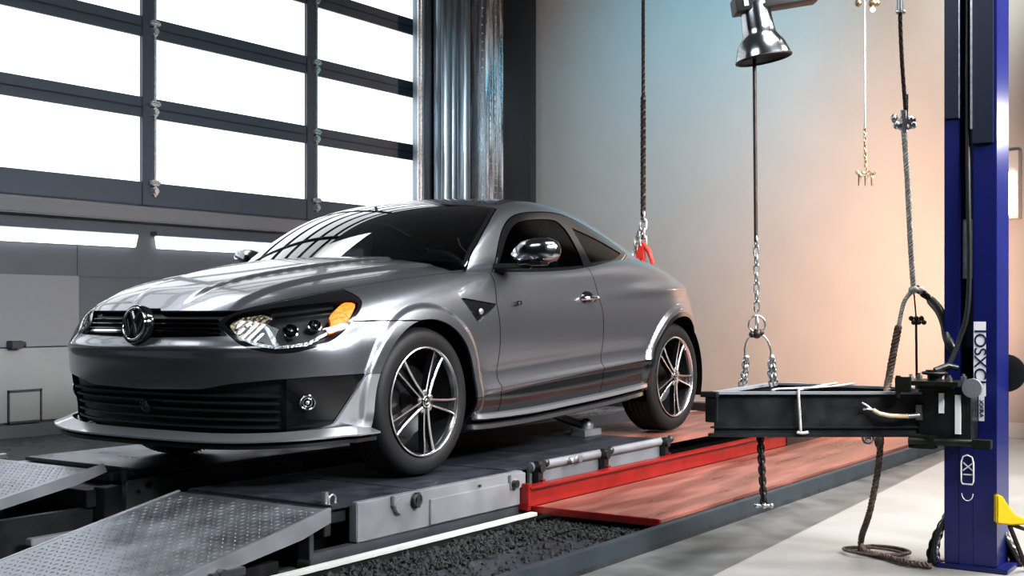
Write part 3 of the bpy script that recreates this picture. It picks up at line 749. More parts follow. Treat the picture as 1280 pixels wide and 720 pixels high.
M['deck'] = mat('blue_black_deck_plate', (.034,.037,.048), .38, .35, noise=.25, nscale=9, rvar=.1, bump=.1, bscale=60)
M['beam'] = mat('grey_steel_beam', (.27,.28,.30), .38, .6, noise=.12, nscale=7, rvar=.08)
M['beam_dark'] = mat('dark_steel_beam', (.075,.08,.09), .4, .6, noise=.2, nscale=7)
M['black_steel'] = mat('black_steel', (.018,.018,.019), .36, .2, noise=.2, nscale=12, rvar=.1)
M['tread'] = mat('tread_plate_steel', (.25,.265,.29), .36, .85, noise=.15, nscale=6, rvar=.1)
M['red'] = mat('red_painted_steel', (.21,.009,.008), .3, .1, coat=.4, noise=.25, nscale=8)
M['red_sheet'] = mat('worn_red_sheet', (.19,.078,.060), .36, .1, noise=.45, nscale=3.2, rvar=.12, stretch=(.5,3,1))
M['kerb'] = mat('blue_black_kerb', (.03,.038,.046), .5, .2, noise=.2, nscale=6)
M['blue'] = mat('blue_painted_steel', (.009,.014,.115), .32, .1, coat=.3, noise=.12, nscale=5)
M['navy'] = mat('navy_carriage', (.022,.028,.05), .35, .3)
M['white'] = mat('white_sticker', (.8,.8,.82), .5)
M['ink'] = mat('sticker_ink', (.01,.014,.07), .5)
M['yellow'] = mat('yellow_plastic', (.75,.55,.02), .4)
M['rope'] = mat('grey_rope', (.42,.41,.38), .8, noise=.3, nscale=60)
M['rope_brown'] = mat('brown_rope', (.10,.07,.052), .7, noise=.5, nscale=50)
M['cord'] = mat('pale_cord', (.38,.37,.35), .7, noise=.2, nscale=60)
M['hose'] = mat('black_hose', (.012,.012,.012), .4)
M['steel'] = mat('bright_chain_steel', (.5,.5,.5), .3, .95)
M['brass'] = mat('brass_fitting', (.45,.32,.2), .35, .9)
M['chain_dark'] = mat('rusty_dark_chain', (.05,.038,.034), .5, .6, noise=.3, nscale=40)
M['wood'] = mat('beige_handle', (.55,.42,.28), .55)
M['stone'] = mat('black_gravel', (.009,.009,.009), .8, noise=.5, nscale=14)
M['redtag'] = mat('red_hook_paint', (.6,.04,.03), .4)
M['greenblack'] = mat('oily_dark_casting', (.02,.022,.017), .4, .5, noise=.4, nscale=20)
# back wall: smooth panels with fine vertical ribs
def wall_panel_mat():
    m = mat('ribbed_cream_wall', (.185,.183,.178), .42, 0, noise=.03, nscale=2, rvar=.05, spec=.6); nt = m.node_tree; b = nt.nodes['Principled BSDF']
    tc = nt.nodes.new('ShaderNodeTexCoord'); sp = nt.nodes.new('ShaderNodeSeparateXYZ'); nt.links.new(tc.outputs['Object'], sp.inputs[0])
    mu = nt.nodes.new('ShaderNodeMath'); mu.operation='MULTIPLY'; mu.inputs[1].default_value = 2*PI/.155
    si = nt.nodes.new('ShaderNodeMath'); si.operation='SINE'; pw = nt.nodes.new('ShaderNodeMath'); pw.operation='POWER'; pw.inputs[1].default_value = 8
    nt.links.new(sp.outputs['Y'], mu.inputs[0]); nt.links.new(mu.outputs[0], si.inputs[0]); nt.links.new(si.outputs[0], pw.inputs[0])
    bp = nt.nodes.new('ShaderNodeBump'); bp.inputs['Distance'].default_value = .004; bp.inputs['Strength'].default_value = .07
    nt.links.new(pw.outputs[0], bp.inputs['Height']); nt.links.new(bp.outputs[0], b.inputs['Normal']); return m
M['wall_back'] = wall_panel_mat()

def struct(mb, name, m, parent=None, smooth=35, bevel=0):
    o = mb.build(name, m, parent, smooth, bevel)
    if parent is None: o['kind'] = 'structure'
    return o
YW = 9.2; CEIL = 6.2
# floor slabs
struct(MB().prism([(-4,-6),(14,-6),(14,2.45),(9.5,2.45),(9.0,2.35),(-4,1.58)], -.3, 0), 'floor', 'concrete')
struct(MB().box(9.0,14,2.52,YW,-.3,0), 'floor.001', 'concrete')
struct(MB().box(-4,9.0,3.27,YW,-.3,-.005), 'floor.002', 'asphalt')
struct(MB().box(-4,9.0,2.52,3.27,-.3,.02), 'floor.003', 'asphalt')
struct(MB().prism([(-4,1.58),(9.0,2.35),(9.5,2.45),(14,2.45),(14,2.52),(-4,2.52)], -.3, 0), 'trim_1', 'concrete_dark')
struct(MB().box(-4,14,-6,YW+.3,CEIL,CEIL+.2), 'ceiling', 'shell')
struct(MB().box(-4.3,-4,-6,YW+.3,-.3,CEIL), 'wall_behind', 'shell')
struct(MB().box(-4,14,-6.3,-6,-.3,CEIL), 'wall_right', 'shell')
# angled back wall
bw = lambda y: 10.74+.256*(y-2.26)
wa = math.atan(.256)
L = math.hypot(YW+.3+6, .256*(YW+.3+6))
wb = struct(MB().box(0,.2,0,L,-.3,CEIL), 'wall_back', 'wall_back'); wb.location = (bw(-6),-6,0); wb.rotation_euler = (0,0,-wa)
bb = struct(MB().box(-.03,0,0,L,0,.13), 'baseboard_back', 'wall_light', bevel=.004); bb.location = wb.location; bb.rotation_euler = wb.rotation_euler
for i,(z,y0,y1) in enumerate(((1.72,.3,9.2),)):
    s_ = struct(MB().box(-.0035,0,y0,y1,z,z+.008), 'trim_2', 'ledge'); s_.location = wb.location; s_.rotation_euler = wb.rotation_euler
for i,y in enumerate((6.5,9.0)):
    s_ = struct(MB().box(-.0035,0,y,y+.008,.13,CEIL), 'trim_3', 'ledge'); s_.location = wb.location; s_.rotation_euler = wb.rotation_euler
# left wall below and above the door, with its ledge and panels
X0, X1 = 1.0, 12.04
struct(MB().box(-4,13,YW,YW+.25,-.3,2.02).box(-4,X0,YW,YW+.25,2.02,CEIL).box(X1,13,YW,YW+.25,2.02,CEIL), 'wall_left', 'wall_dark')
struct(MB().prism([(YW,1.84),(YW-.10,1.86),(YW-.12,1.99),(YW,2.01)], -4, 11.0, Matrix(((0,0,1,0),(1,0,0,0),(0,1,0,0),(0,0,0,1)))), 'trim_4', 'ledge', bevel=.01)
struct(MB().box(-4,6.85,YW-.03,YW,.12,.735), 'trim_5', 'wall_light', bevel=.004)
struct(MB().box(-4,6.85,YW-.03,YW,.745,1.35), 'trim_6', 'ledge', bevel=.004)
struct(MB().box(-4,11,YW-.06,YW,-.005,.10), 'baseboard_left', 'wall_dark')
struct(MB().box(6.850,6.862,YW-.006,YW,.1,1.62).box(-4,11,YW-.006,YW,1.345,1.355), 'trim_7', 'door_frame')
# glazed sectional door
door = bpy.data.objects.new('door_1', None); COL.objects.link(door); door.location = (X0,YW,2.02); door['kind'] = 'structure'
def dpart(mb, name, m, smooth=35, bevel=0, parent=None):
    o = mb.build(name, m, None, smooth, bevel); o.parent = parent or door
    o.matrix_parent_inverse = Matrix.Translation(door.location).inverted() if parent is None else Matrix.Identity(4); return o
zr = [2.92+.742*i for i in range(5)]
dpart(MB().box(X0,X1,YW-.02,YW+.05,2.02,2.232), 'bottom_rail', 'door_frame', bevel=.006)
for z in zr: dpart(MB().box(X0,X1,YW-.02,YW+.05,z-.0925,z+.0925).box(X0,X1,YW-.028,YW-.02,z-.008,z+.004), 'rail', 'door_frame', bevel=.004)
xs = [1.08,3.24,5.43,7.61,9.78,11.96]
for x in xs:
    st = dpart(MB().box(x-.075,x+.075,YW-.035,YW+.04,2.02,CEIL), 'stile', 'door_frame', bevel=.004)
    dpart(MB().box(x+.045,x+.068,YW-.052,YW-.034,2.10,CEIL), 'track', 'hinge', parent=st)
    for z in [2.19]+zr:
        mb = MB().box(x-.005,x+.075,YW-.085,YW-.034,z+.01,z+.06).cyl((x-.02,YW-.075,z+.035),(x+.09,YW-.075,z+.035),.014).box(x+.012,x+.062,YW-.08,YW-.034,z-.075,z-.005).cyl((x+.035,YW-.10,z-.04),(x+.035,YW-.035,z-.04),.026)
        dpart(mb, 'hinge', 'hinge', parent=st)
zb = [2.232]+[z+.0925 for z in zr]; zt = [z-.0925 for z in zr]+[CEIL]
for a,b in zip(zb,zt):
    for xa,xb in zip(xs[:-1],xs[1:]):
        if b > a+.02: dpart(MB().box(xa+.075,xb-.075,YW+.01,YW+.03,a,b), 'pane', 'pane')
# glowing strips painted in as reflected tube light under the ledge
for i,(xa,xb,lab) in enumerate(((4.6,7.47,'long glowing white strip, painted-in tube light reflection, at the left edge, under the grey ledge'),(7.70,10.6,'long glowing white strip, painted-in tube light reflection, running behind the car bonnet'))):
    t = thing('reflected_strip', lab, 'lamp', ((xa+xb)/2,YW,1.68), 0, 'painted light reflections on the left wall')
    b_ = MB().prism([(xa+.02,1.625),(xb-.03,1.625),(xb,1.735),(xa-.0,1.735)], -YW+.0, -YW+.05, Matrix.Rotation(PI/2,4,'X')).build('tube','strip'); attach(b_, t); b_.matrix_parent_inverse = Matrix.Translation(t.location).inverted()
    h_ = MB().box(xa-.05,xb+.0,YW-.09,YW,1.74,1.78).build('hood','door_frame',None,bevel=.004); h_.parent = t; h_.matrix_parent_inverse = Matrix.Translation(t.location).inverted()
def put(o, t): o.parent = t; o.matrix_parent_inverse = Matrix.Translation(t.location).inverted(); return o
# wall box outline and small black fitting
t = thing('wall_hatch', 'small square access hatch low on the pale wall panel', 'hatch', (6.31,YW-.03,.12))
put(MB().box(6.16,6.46,YW-.036,YW-.03,.12,.38).build('hatch_door','wall_light'), t)
put(MB().box(6.15,6.47,YW-.045,YW-.03,.37,.39).box(6.15,6.47,YW-.045,YW-.03,.11,.13).box(6.15,6.165,YW-.045,YW-.03,.11,.39).box(6.455,6.47,YW-.045,YW-.03,.11,.39).build('frame','beam_dark'), t)
tag(MB().box(6.14,6.25,YW-.11,YW-.03,.735,.80).cyl((6.25,YW-.07,.767),(6.29,YW-.07,.767),.025).build('wall_socket','beam_dark',bevel=.006), 'small dark socket on the seam of the pale wall panel', 'socket')
# steel column group at the end of the door
colm = thing('steel_column', 'tall riveted galvanised steel column beside the glazed door', 'column', (11.9,8.55,0))
put(MB().box(11.86,12.22,8.36,8.72,0,CEIL).build('core','galv',bevel=.01), colm)
for k in range(7):
    x = 11.88+k*.052; put(MB().box(x,x+.022,8.325 if k%2 else 8.34,8.37,0,CEIL).build('rib','galv',bevel=.004), colm)
mb = MB()
for k in range(70):
    for x in (11.915,12.02,12.125): mb.sph((x,8.345,.2+k*.083), .009, seg=8)
r_ = put(mb.build('rivet','hinge'), colm); r_['kind'] = 'stuff'
mb = MB()
for k in range(60): mb.sph((11.855,8.42,.2+k*.1), .010, seg=8).sph((11.855,8.62,.2+k*.1), .010, seg=8)
r_ = put(mb.build('rivet','hinge'), colm); r_['kind'] = 'stuff'
duct = thing('steel_duct', 'smooth dark steel duct between glazed door and riveted column', 'duct', (11.4,8.8,0))
for k,(x,y,r) in enumerate(((11.36,8.62,.11),(11.55,8.66,.10),(11.72,8.60,.09))):
    put(MB().cyl((x,y,0),(x,y,CEIL),r,seg=32).build('pipe','galv_dark',None,60), duct)
put(MB().box(11.15,11.85,8.74,8.9,0,CEIL).build('back_plate','galv_dark',bevel=.01), duct)
tag(MB().box(11.02,11.05,8.66,8.69,0,CEIL).box(11.0,11.07,8.69,8.71,0,CEIL).build('door_track','hinge'), 'thin bright vertical track at the right edge of the glazed door', 'track')
struct(MB().prism([(12.24,7.86),(12.30,8.9),(12.0,8.9),(12.22,8.8),(12.10,7.9)], 0, CEIL), 'trim_shade', 'wall_shade')  # dark panel painting in the shade beside the column

# ================================================================== LIFT
def plate(mb, x0,x1,y0,y1, zf, th=.012):
    """tread plate following zf(x) with raised lozenges"""
    v = [mb.bm.verts.new(p) for p in ((x0,y0,zf(x0)),(x1,y0,zf(x1)),(x1,y1,zf(x1)),(x0,y1,zf(x0)),(x0,y0,zf(x0)-th),(x1,y0,zf(x1)-th),(x1,y1,zf(x1)-th),(x0,y1,zf(x0)-th))]
    for f in ((0,1,2,3),(7,6,5,4),(0,4,5,1),(1,5,6,2),(2,6,7,3),(3,7,4,0)): mb.bm.faces.new([v[i] for i in f])
    st = .031; ny = int((y1-y0)/st)-1; nx = int((x1-x0)/st)-1
    for i in range(nx):
        for j in range(ny):
            x = x0+st*(i+1); y = y0+st*(j+1); a = .0115 ; b = .0042
            if (i+j)%2: a,b = b,a
            c = PI/4; pts = []
            for (u,w_) in ((a,0),(0,b),(-a,0),(0,-b)):
                px = x+u*math.cos(c)-w_*math.sin(c); py = y+u*math.sin(c)+w_*math.cos(c); pts.append(mb.bm.verts.new((px,py,zf(px)+.0003)))
            tp = mb.bm.verts.new((x,y,zf(x)+.0032))
            for k in range(4): mb.bm.faces.new((pts[k],pts[(k+1)%4],tp))
lift = thing('car_lift_runway', 'near runway of the drive-on lift with red rear half, under the near wheels', 'car lift', (6.5,3.75,0))
DK = DECK
y0, y1 = 3.33, 4.16
# deck plates
for i,(a,b) in enumerate(((3.66,4.20),(4.21,4.94),(4.95,5.60),(5.61,6.68))):
    put(MB().box(a,b, y0 if b<5 else 3.38, y1, DK-.02, DK-(.001 if i%2 else 0)).build('deck_plate','deck',bevel=.003), lift)
put(MB().box(6.69,9.6,3.38,y1,DK-.03,DK-.004).build('red_deck_plate','red_sheet'), lift)
put(MB().box(3.70,9.55,3.5,4.08,.0,DK-.02).build('inner_frame','void'), lift)
# side beam with inset line, ends and holes
sb = put(MB().box(3.78,4.99,3.300,3.345,.115,.277).build('side_beam','beam',bevel=.004), lift)
o = MB().box(4.25,4.95,3.292,3.302,.120,.232).build('cover_strip','beam',bevel=.003); o.parent = sb
o = MB().box(4.86,4.99,3.285,3.30,.20,.27).cyl((4.90,3.27,.225),(4.90,3.30,.225),.024).build('end_stop','beam',bevel=.003); o.parent = sb
for q_ in (((4.885,3.262,.228),(4.885,3.285,.228),.018),((4.62,3.288,.248),(4.62,3.296,.248),.006)):
    o = MB().cyl(*q_).build('bolt','black_steel'); o.parent = sb
o = MB().box(3.99,4.10,3.282,3.30,.235,.279).cyl((4.035,3.28,.235),(4.035,3.30,.235),.036).build('tab','beam',bevel=.003); o.parent = sb
o = MB().torus((4.15,3.285,.243),.024,.008,(0,1,0)).box(4.138,4.162,3.278,3.292,.21,.275).build('hook','black_steel'); o.parent = sb
put(MB().box(3.52,4.99,3.305,3.35,.022,.112).build('lower_beam','beam_dark',bevel=.004), lift)
put(MB().box(2.3,3.50,3.36,3.40,.0,.06).build('floor_beam','beam_dark',bevel=.004), lift)
put(MB().cyl((3.53,3.29,.07),(3.53,3.36,.07),.034).box(3.505,3.53,3.30,3.36,.03,.21).build('hinge_plate','beam_dark',bevel=.002), lift)
put(MB().cyl((3.69,3.39,.25),(3.69,3.39,.325),.014).torus((3.72,3.38,.29),.020,.005,(0,1,0)).build('pin','steel'), lift)
put(MB().box(3.62,3.66,y0,y1,.16,DK-.01).box(3.62,3.78,3.36,3.40,.20,.25).build('front_crossbar','black_steel',bevel=.003), lift)
# hinged ramp
zr_ = lambda x: .275-.185*(3.60-x)
ramp = thing('access_ramp', 'near diamond tread ramp sloping down in the left foreground', 'ramp', (3.6,3.72,0))
mb = MB(); plate(mb, 2.62,3.60,3.30,4.15, zr_); put(mb.build('tread_plate','tread',None,20), ramp)
for yy_ in (3.285,4.152):
    mb = MB(); v = [mb.bm.verts.new(p) for y in (yy_,yy_+.013) for p in ((2.62,y,zr_(2.62)+.002),(3.61,y,zr_(3.61)+.004),(3.61,y,zr_(3.6)-.052),(3.45,y,zr_(3.4)-.058),(2.62,y,zr_(2.62)-.030))]
    for f in ((0,1,2,3,4),(9,8,7,6,5)): mb.bm.faces.new([v[i] for i in f])
    for i in range(5): mb.bm.faces.new((v[i],v[(i+1)%5],v[5+(i+1)%5],v[5+i]))
    put(mb.build('side_flange','beam'), ramp)
for yb_ in (3.36,4.04): put(MB().box(2.7,3.4,yb_,yb_+.04,.0,.10).build('support_rail','black_steel'), ramp)
put(MB().box(2.98,3.14,3.262,3.30,.105,.135).cyl((3.03,3.255,.125),(3.03,3.30,.125),.02).build('latch','beam_dark',bevel=.003), ramp)
# small plate stand behind the ramp
put(MB().cyl((4.15,4.22,0),(4.15,4.22,.22),.02).cyl((4.19,4.22,0),(4.19,4.22,.21),.012).box(4.08,4.3,4.17,4.27,.0,.03).build('strut','beam_dark'), lift)
# clamp tube along the rear half
tb = put(MB().cyl((5.16,3.375,.268),(6.66,3.375,.275),.024).box(5.16,6.62,3.375,3.39,.17,.27).build('edge_tube','beam'), lift)
for x in (5.20,5.86,6.58):
    o = MB().box(x-.022,x+.022,3.335,3.36,.18,.30).cyl((x,3.32,.27),(x,3.40,.27),.026).cyl((x,3.345,.10),(x,3.345,.19),.011).sph((x+.06,3.345,.285),.022).build('clamp','black_steel',None,40,); o.parent = tb
    o = MB().box(x-.012,x+.012,3.315,3.335,.12,.21).build('clamp_foot','red'); o.parent = tb
o = MB().cyl((5.6,3.34,.27),(5.6,3.40,.27),.018).sph((5.5,3.34,.272),.018).build('bolt','steel'); o.parent = tb
# red rail
tag(MB().box(1.5,5.0,3.235,3.258,.0,.063).build('strip_support','black_steel'), 'black bar carrying the pale strip along the pit', 'bar')
rail = thing('side_rail', 'red angle rail along the near runway, turning black further back', 'rail', (7.5,3.3,0))
put(MB().box(4.97,8.30,3.275,3.30,.10,.205).box(4.97,8.30,3.245,3.275,.19,.205).build('red_section','red',bevel=.003), rail)
put(MB().box(4.955,4.985,3.25,3.33,.09,.22).build('end_cap','red',bevel=.004), rail)
put(MB().box(8.30,10.6,3.27,3.31,.06,.205).build('black_section','black_steel',bevel=.003), rail)
put(MB().cyl((7.98,3.26,.215),(8.12,3.26,.215),.014).build('lug','red'), rail)
# red sheet and kerb
sh = thing('red_floor_plate', 'large worn red steel floor plate beside the lift', 'floor plate', (8,2.95,0))
put(MB().box(5.04,10.72,2.585,3.27,.082,.10).build('plate','red_sheet',bevel=.002), sh)
put(MB().box(5.02,5.04,2.585,3.27,.070,.104).build('front_lip','red',bevel=.003), sh)
put(MB().box(5.3,10.6,2.62,3.2,.02,.082).build('bearer','black_steel'), sh)
tag(MB().box(2.2,10.7,2.522,2.57,.0,.088).build('kerb_strip','kerb',bevel=.004), 'long blue-black steel kerb between concrete and lift pit', 'kerb')
tag(MB().box(1.5,5.0,3.225,3.262,.064,.082).build('edge_strip','pale_strip',bevel=.002), 'pale metal strip along the gravel pit edge', 'edge strip')
# gravel
rg = random.Random(3); mb = MB()
ico = [(0,0,1),(.89,0,.45),(.28,.85,.45),(-.72,.53,.45),(-.72,-.53,.45),(.28,-.85,.45),(.72,.53,-.45),(-.28,.85,-.45),(-.89,0,-.45),(-.28,-.85,-.45),(.72,-.53,-.45),(0,0,-1)]
icf = [(0,1,2),(0,2,3),(0,3,4),(0,4,5),(0,5,1),(1,6,2),(2,7,3),(3,8,4),(4,9,5),(5,10,1),(6,7,2),(7,8,3),(8,9,4),(9,10,5),(10,6,1),(11,7,6),(11,8,7),(11,9,8),(11,10,9),(11,6,10)]
for k in range(5200):
    x = rg.uniform(2.6,5.05); y = rg.uniform(2.58,3.23); r = rg.uniform(.006,.015)
    if y < 2.95 and x < 4.75 and rg.random()<.75: continue
    vs = [mb.bm.verts.new((x+a*r*rg.uniform(.7,1.3), y+b*r*rg.uniform(.7,1.3), .022+r*.5+c_*r*rg.uniform(.5,1)+rg.uniform(0,.02))) for a,b,c_ in ico]
    for f in icf: mb.bm.faces.new([vs[i] for i in f])
g_ = mb.build('pit_gravel','stone',None,0); tag(g_, 'loose black gravel lying in the pit beside the ramp', 'gravel', kind='stuff')
tag(MB().box(3.4,4.72,2.60,2.93,.02,.04).build('pit_cover','deck',bevel=.003), 'dark blue-grey plate lying in the gravel pit', 'cover plate')
# far runway
far = thing('car_lift_runway', 'far runway of the drive-on lift, its pale front end left of the car', 'car lift', (6.5,5.2,0))
put(MB().box(3.98,9.6,4.72,5.78,DK-.02,DK).build('deck_plate','tread',bevel=.003), far)
put(MB().box(3.74,4.9,4.66,4.70,.10,.262).build('side_beam','beam',bevel=.004), far)
put(MB().box(4.9,9.5,4.68,4.72,.10,.262).build('rear_side_beam','beam_dark',bevel=.004), far)
for q_ in (((3.86,4.65,.235),(3.86,4.67,.235),.018),((3.80,4.65,.21),(3.80,4.67,.21),.009)): put(MB().cyl(*q_).build('bolt','black_steel'), far)
put(MB().box(3.2,4.95,4.60,4.645,.055,.085).cyl((3.55,4.60,.09),(3.75,4.60,.095),.03).build('lower_rail','beam',bevel=.003), far)
for x in (3.6,3.9,4.02,4.2): put(MB().cyl((x,4.62,.085),(x,4.62,.105),.016,seg=6).build('bolt','steel'), far)
put(MB().box(3.72,9.5,4.74,5.70,0,DK-.02).build('inner_frame','void'), far)
put(MB().box(3.55,3.98,4.70,5.74,.16,.24).box(3.60,3.70,4.64,4.72,.10,.25).build('front_crossbar','black_steel',bevel=.004), far)
put(MB().cyl((3.70,4.72,.285),(3.98,4.72,.285),.018).cyl((3.74,4.68,.26),(3.74,4.68,.32),.016).build('hinge_rod','beam_dark'), far)
put(MB().cyl((3.70,5.92,.27),(3.92,5.86,.27),.030).cyl((3.78,5.90,.27),(3.82,5.889,.27),.040).box(3.66,4.7,5.80,5.86,.0,.25).build('roller','beam'), far)
zl = lambda x: .345-.185*(3.52-x)
ramp2 = thing('access_ramp', 'far bright diamond tread ramp at the left edge', 'ramp', (3.5,5.05,0))
mb = MB(); plate(mb, 2.55,3.52,4.66,5.44, zl); put(mb.build('tread_plate','tread',None,20), ramp2)
for yy_ in (4.645,5.442):
    mb = MB(); v = [mb.bm.verts.new(p) for y in (yy_,yy_+.013) for p in ((2.55,y,zl(2.55)+.002),(3.60,y,zl(3.58)+.003),(3.62,y,zl(3.5)-.02),(3.45,y,zl(3.4)-.045),(2.55,y,zl(2.55)-.030))]
    for f in ((0,1,2,3,4),(9,8,7,6,5)): mb.bm.faces.new([v[i] for i in f])
    for i in range(5): mb.bm.faces.new((v[i],v[(i+1)%5],v[5+(i+1)%5],v[5+i]))
    put(mb.build('side_flange','beam'), ramp2)
put(MB().box(2.7,3.6,5.3,5.34,0,.16).build('support_rail','black_steel'), ramp2)
put(MB().box(2.7,3.6,4.72,4.76,0,.16).cyl((2.98,4.63,.19),(2.98,4.66,.19),.02).build('support_rail','black_steel'), ramp2)
# cross tubes seen under the car
tag(MB().cyl((6.6,3.9,.335),(7.6,4.9,.33),.026).sph((6.6,3.9,.34),.045).box(6.5,6.7,3.85,3.95,.28,.32).build('jacking_bar','beam',None,50), 'silver tube lying across the runway under the car', 'bar')
tag(MB().box(8.7,8.85,3.5,5.7,.28,.34).cyl((8.6,3.42,.31),(8.95,3.42,.31),.03).build('wheel_stop','black_steel',None,40), 'black wheel stop across the runways behind the car', 'wheel stop')
tag(MB().box(3.72,4.9,4.2,4.6,-.005,.05).box(4.0,4.04,4.16,4.6,.05,.12).build('cross_beam','black_steel'), 'black cross beam between the two runways', 'beam')

# ================================================================== BLUE POST
PX, PY = 5.19, 1.37         # front left corner; front faces -x
post = thing('lift_post', 'tall blue steel lift post with white stickers at the right', 'post', (5.3,1.27,0))
W_, D_ = .205, .215
sec = [(0,0),(0,-.060),(.13,-.060),(.13,-.112),(0,-.112),(0,-W_),(D_,-W_),(D_,0)]
put(MB().prism([(PX+a,PY+b) for a,b in sec], .02, CEIL).build('column','blue',bevel=.003), post)
put(MB().box(PX+.0,PX+.1,PY-.113,PY-.059,.02,.56).build('cover_plate','blue'), post)
put(MB().box(PX-.02,PX+.26,PY-.25,PY+.03,0,.02).build('base_plate','blue',bevel=.004), post)
put(MB().box(PX-.012,PX-.001,PY-.058,PY-.004,1.83,CEIL).box(PX-.018,PX-.001,PY-.195,PY-.114,1.72,CEIL).box(PX+.05,PX+.129,PY-.110,PY-.062,.9,CEIL).build('carriage','navy',bevel=.002), post)
put(MB().box(PX-.022,PX-.012,PY-.116,PY-.108,1.78,CEIL).box(PX-.010,PX-.001,PY-.064,PY-.059,1.83,CEIL).build('guide_strip','hinge'), post)
put(MB().box(PX+.03,PX+.05,PY-.108,PY-.066,1.18,1.42).build('rating_plate','hinge'), post)
def text_mesh(s_, size, name):
    cu = bpy.data.curves.new(name,'FONT'); cu.body = s_; cu.size = size; cu.extrude = .0008; cu.align_x='CENTER'; cu.align_y='CENTER'; cu.space_character=.95
    o = bpy.data.objects.new(name, cu); COL.objects.link(o); dg = bpy.context.evaluated_depsgraph_get()
    me = bpy.data.meshes.new_from_object(o.evaluated_get(dg)); bpy.data.objects.remove(o); return me
def sticker(yc, zc, w, h, txt, size, name, sx=1.):
    b_ = MB().box(-w/2,w/2,-h/2,h/2,-.0012,0)
    m_ = Matrix(((0,0,-1,PX-.0005),(-1,0,0,yc),(0,1,0,zc),(0,0,0,1)))
    bmesh.ops.transform(b_.bm, matrix=m_, verts=b_.bm.verts); s_ = put(b_.build(name,'white'), post)
    me = text_mesh(txt, size, 'lettering'); me.transform(Matrix(((0,0,-1,PX-.0018),(-1,0,0,yc),(0,1,0,zc),(0,0,0,1)))@Matrix.Rotation(-PI/2,4,'Z')@Matrix.Diagonal((sx,1.15,1,1)))
    o = link('lettering', me, 'ink'); o.parent = s_; return s_
sticker(PY-.140, .855, .048, .30, 'IOSXCL', .058, 'sticker', 1.25)
sticker(PY-.147, .655, .022, .10, 'XXRA', .020, 'sticker', 1.4)
# lower emblem: white rounded outline with X1 inside
mb = MB(); zc = .405; yc_ = PY-.092
ring = [(yc_+.024*c_, zc+s__) for c_,s__ in ((1,.03),(.75,.052),(0,.06),(-.75,.052),(-1,.03),(-1,-.045),(-.8,-.058),(.8,-.058),(1,-.045))]
mb.tube([(PX-.002,a,b) for a,b in ring], .0035, 8, closed=True); s_ = put(mb.build('emblem','white'), post)
me = text_mesh('X1', .05, 'lettering'); me.transform(Matrix(((0,0,-1,PX-.002),(-1,0,0,yc_),(0,1,0,zc),(0,0,0,1)))@Matrix.Rotation(-PI/2,4,'Z')@Matrix.Diagonal((1.1,1.1,1,1))); o = link('lettering', me, 'white'); o.parent = s_
put(MB().tube([(PX-.001,yc_+.022*math.cos(t),zc-.095+.03*math.sin(t)) for t in np.linspace(PI,2*PI,12)], .002, 6).build('scratch_mark','white'), post)
# arm frame
arm = thing('lift_arm_frame', 'black open rectangular steel frame reaching out from the blue post', 'lift arm', (5.1,1.8,.55))
P_ = [(4.60,2.13),(4.64,2.055),(5.08,1.415),(5.20,1.43),(5.345,1.54),(5.38,2.18)]
def inset(P, d):
    n = len(P); out = []
    ar = sum(P[i][0]*P[(i+1)%n][1]-P[(i+1)%n][0]*P[i][1] for i in range(n)); sg_ = 1 if ar > 0 else -1
    for i in range(n):
        a,b,c_ = Vector(P[i-1]),Vector(P[i]),Vector(P[(i+1)%n]); e1=(b-a).normalized(); e2=(c_-b).normalized()
        n1=Vector((-e1.y,e1.x))*sg_; n2=Vector((-e2.y,e2.x))*sg_; m_=(n1+n2); m_/= max(m_.dot(n1),.3); out.append(tuple(b+m_*d))
    return out
def ringwall(mb, P, a, b, z0, z1):
    A = inset(P,a); B_ = inset(P,b); n = len(P)
    v = [[mb.bm.verts.new((q[i][0],q[i][1],z)) for i in range(n)] for q,z in ((A,z0),(A,z1),(B_,z1),(B_,z0))]
    for k in range(4):
        for i in range(n): mb.bm.faces.new((v[k][i],v[k][(i+1)%n],v[(k+1)%4][(i+1)%n],v[(k+1)%4][i]))
mb = MB(); ringwall(mb, P_, .006, .016, .552, .715); put(mb.build('frame_wall','black_steel'), arm)
mb = MB(); ringwall(mb, P_, -.012, .028, .712, .722); put(mb.build('top_flange','ledge'), arm)
mb = MB(); ringwall(mb, P_, -.010, .05, .540, .554); ringwall(mb, P_, -.004, .010, .575, .582); put(mb.build('bottom_flange','black_steel'), arm)
put(MB().box(4.575,4.62,2.10,2.17,.70,.722).box(4.58,4.60,2.10,2.15,.60,.70).build('corner_bracket','black_steel',bevel=.002), arm)
# joint block against the post
jb = put(MB().box(5.06,5.185,1.235,1.44,.535,.735).build('pivot_block','black_steel',bevel=.006), arm)
o = MB().cyl((5.05,1.37,.735),(5.05,1.37,.762),.075).cyl((5.05,1.37,.762),(5.05,1.37,.80),.028).cyl((5.05,1.37,.80),(5.05,1.37,.812),.036,seg=6).box(4.97,5.17,1.26,1.48,.752,.770).build('pivot_cap','greenblack',None,40); o.parent = jb; 
for (bx_,by_) in ((5.0,1.45),(5.0,1.30),(5.12,1.45),(5.14,1.28)):
    o = MB().cyl((bx_,by_,.770),(bx_,by_,.786),.012,seg=6).cyl((bx_,by_,.77),(bx_,by_,.795),.006).build('bolt','steel'); o.parent = jb
o = MB().box(4.955,4.975,1.44,1.50,.725,.785).cyl((4.965,1.49,.70),(4.965,1.49,.79),.010).build('end_lug','greenblack',bevel=.002); o.parent = jb
o = MB().tube([(5.05,1.37,.81),(5.09,1.33,.83),(5.12,1.30,.82)], .012, 8).torus((5.05,1.37,.80),.045,.006).build('cap_fitting','black_steel',None,50); o.parent = jb
o = MB().box(5.052,5.060,1.335,1.355,.64,.72).box(5.052,5.060,1.270,1.292,.56,.715).build('label_plate','white'); o.parent = jb
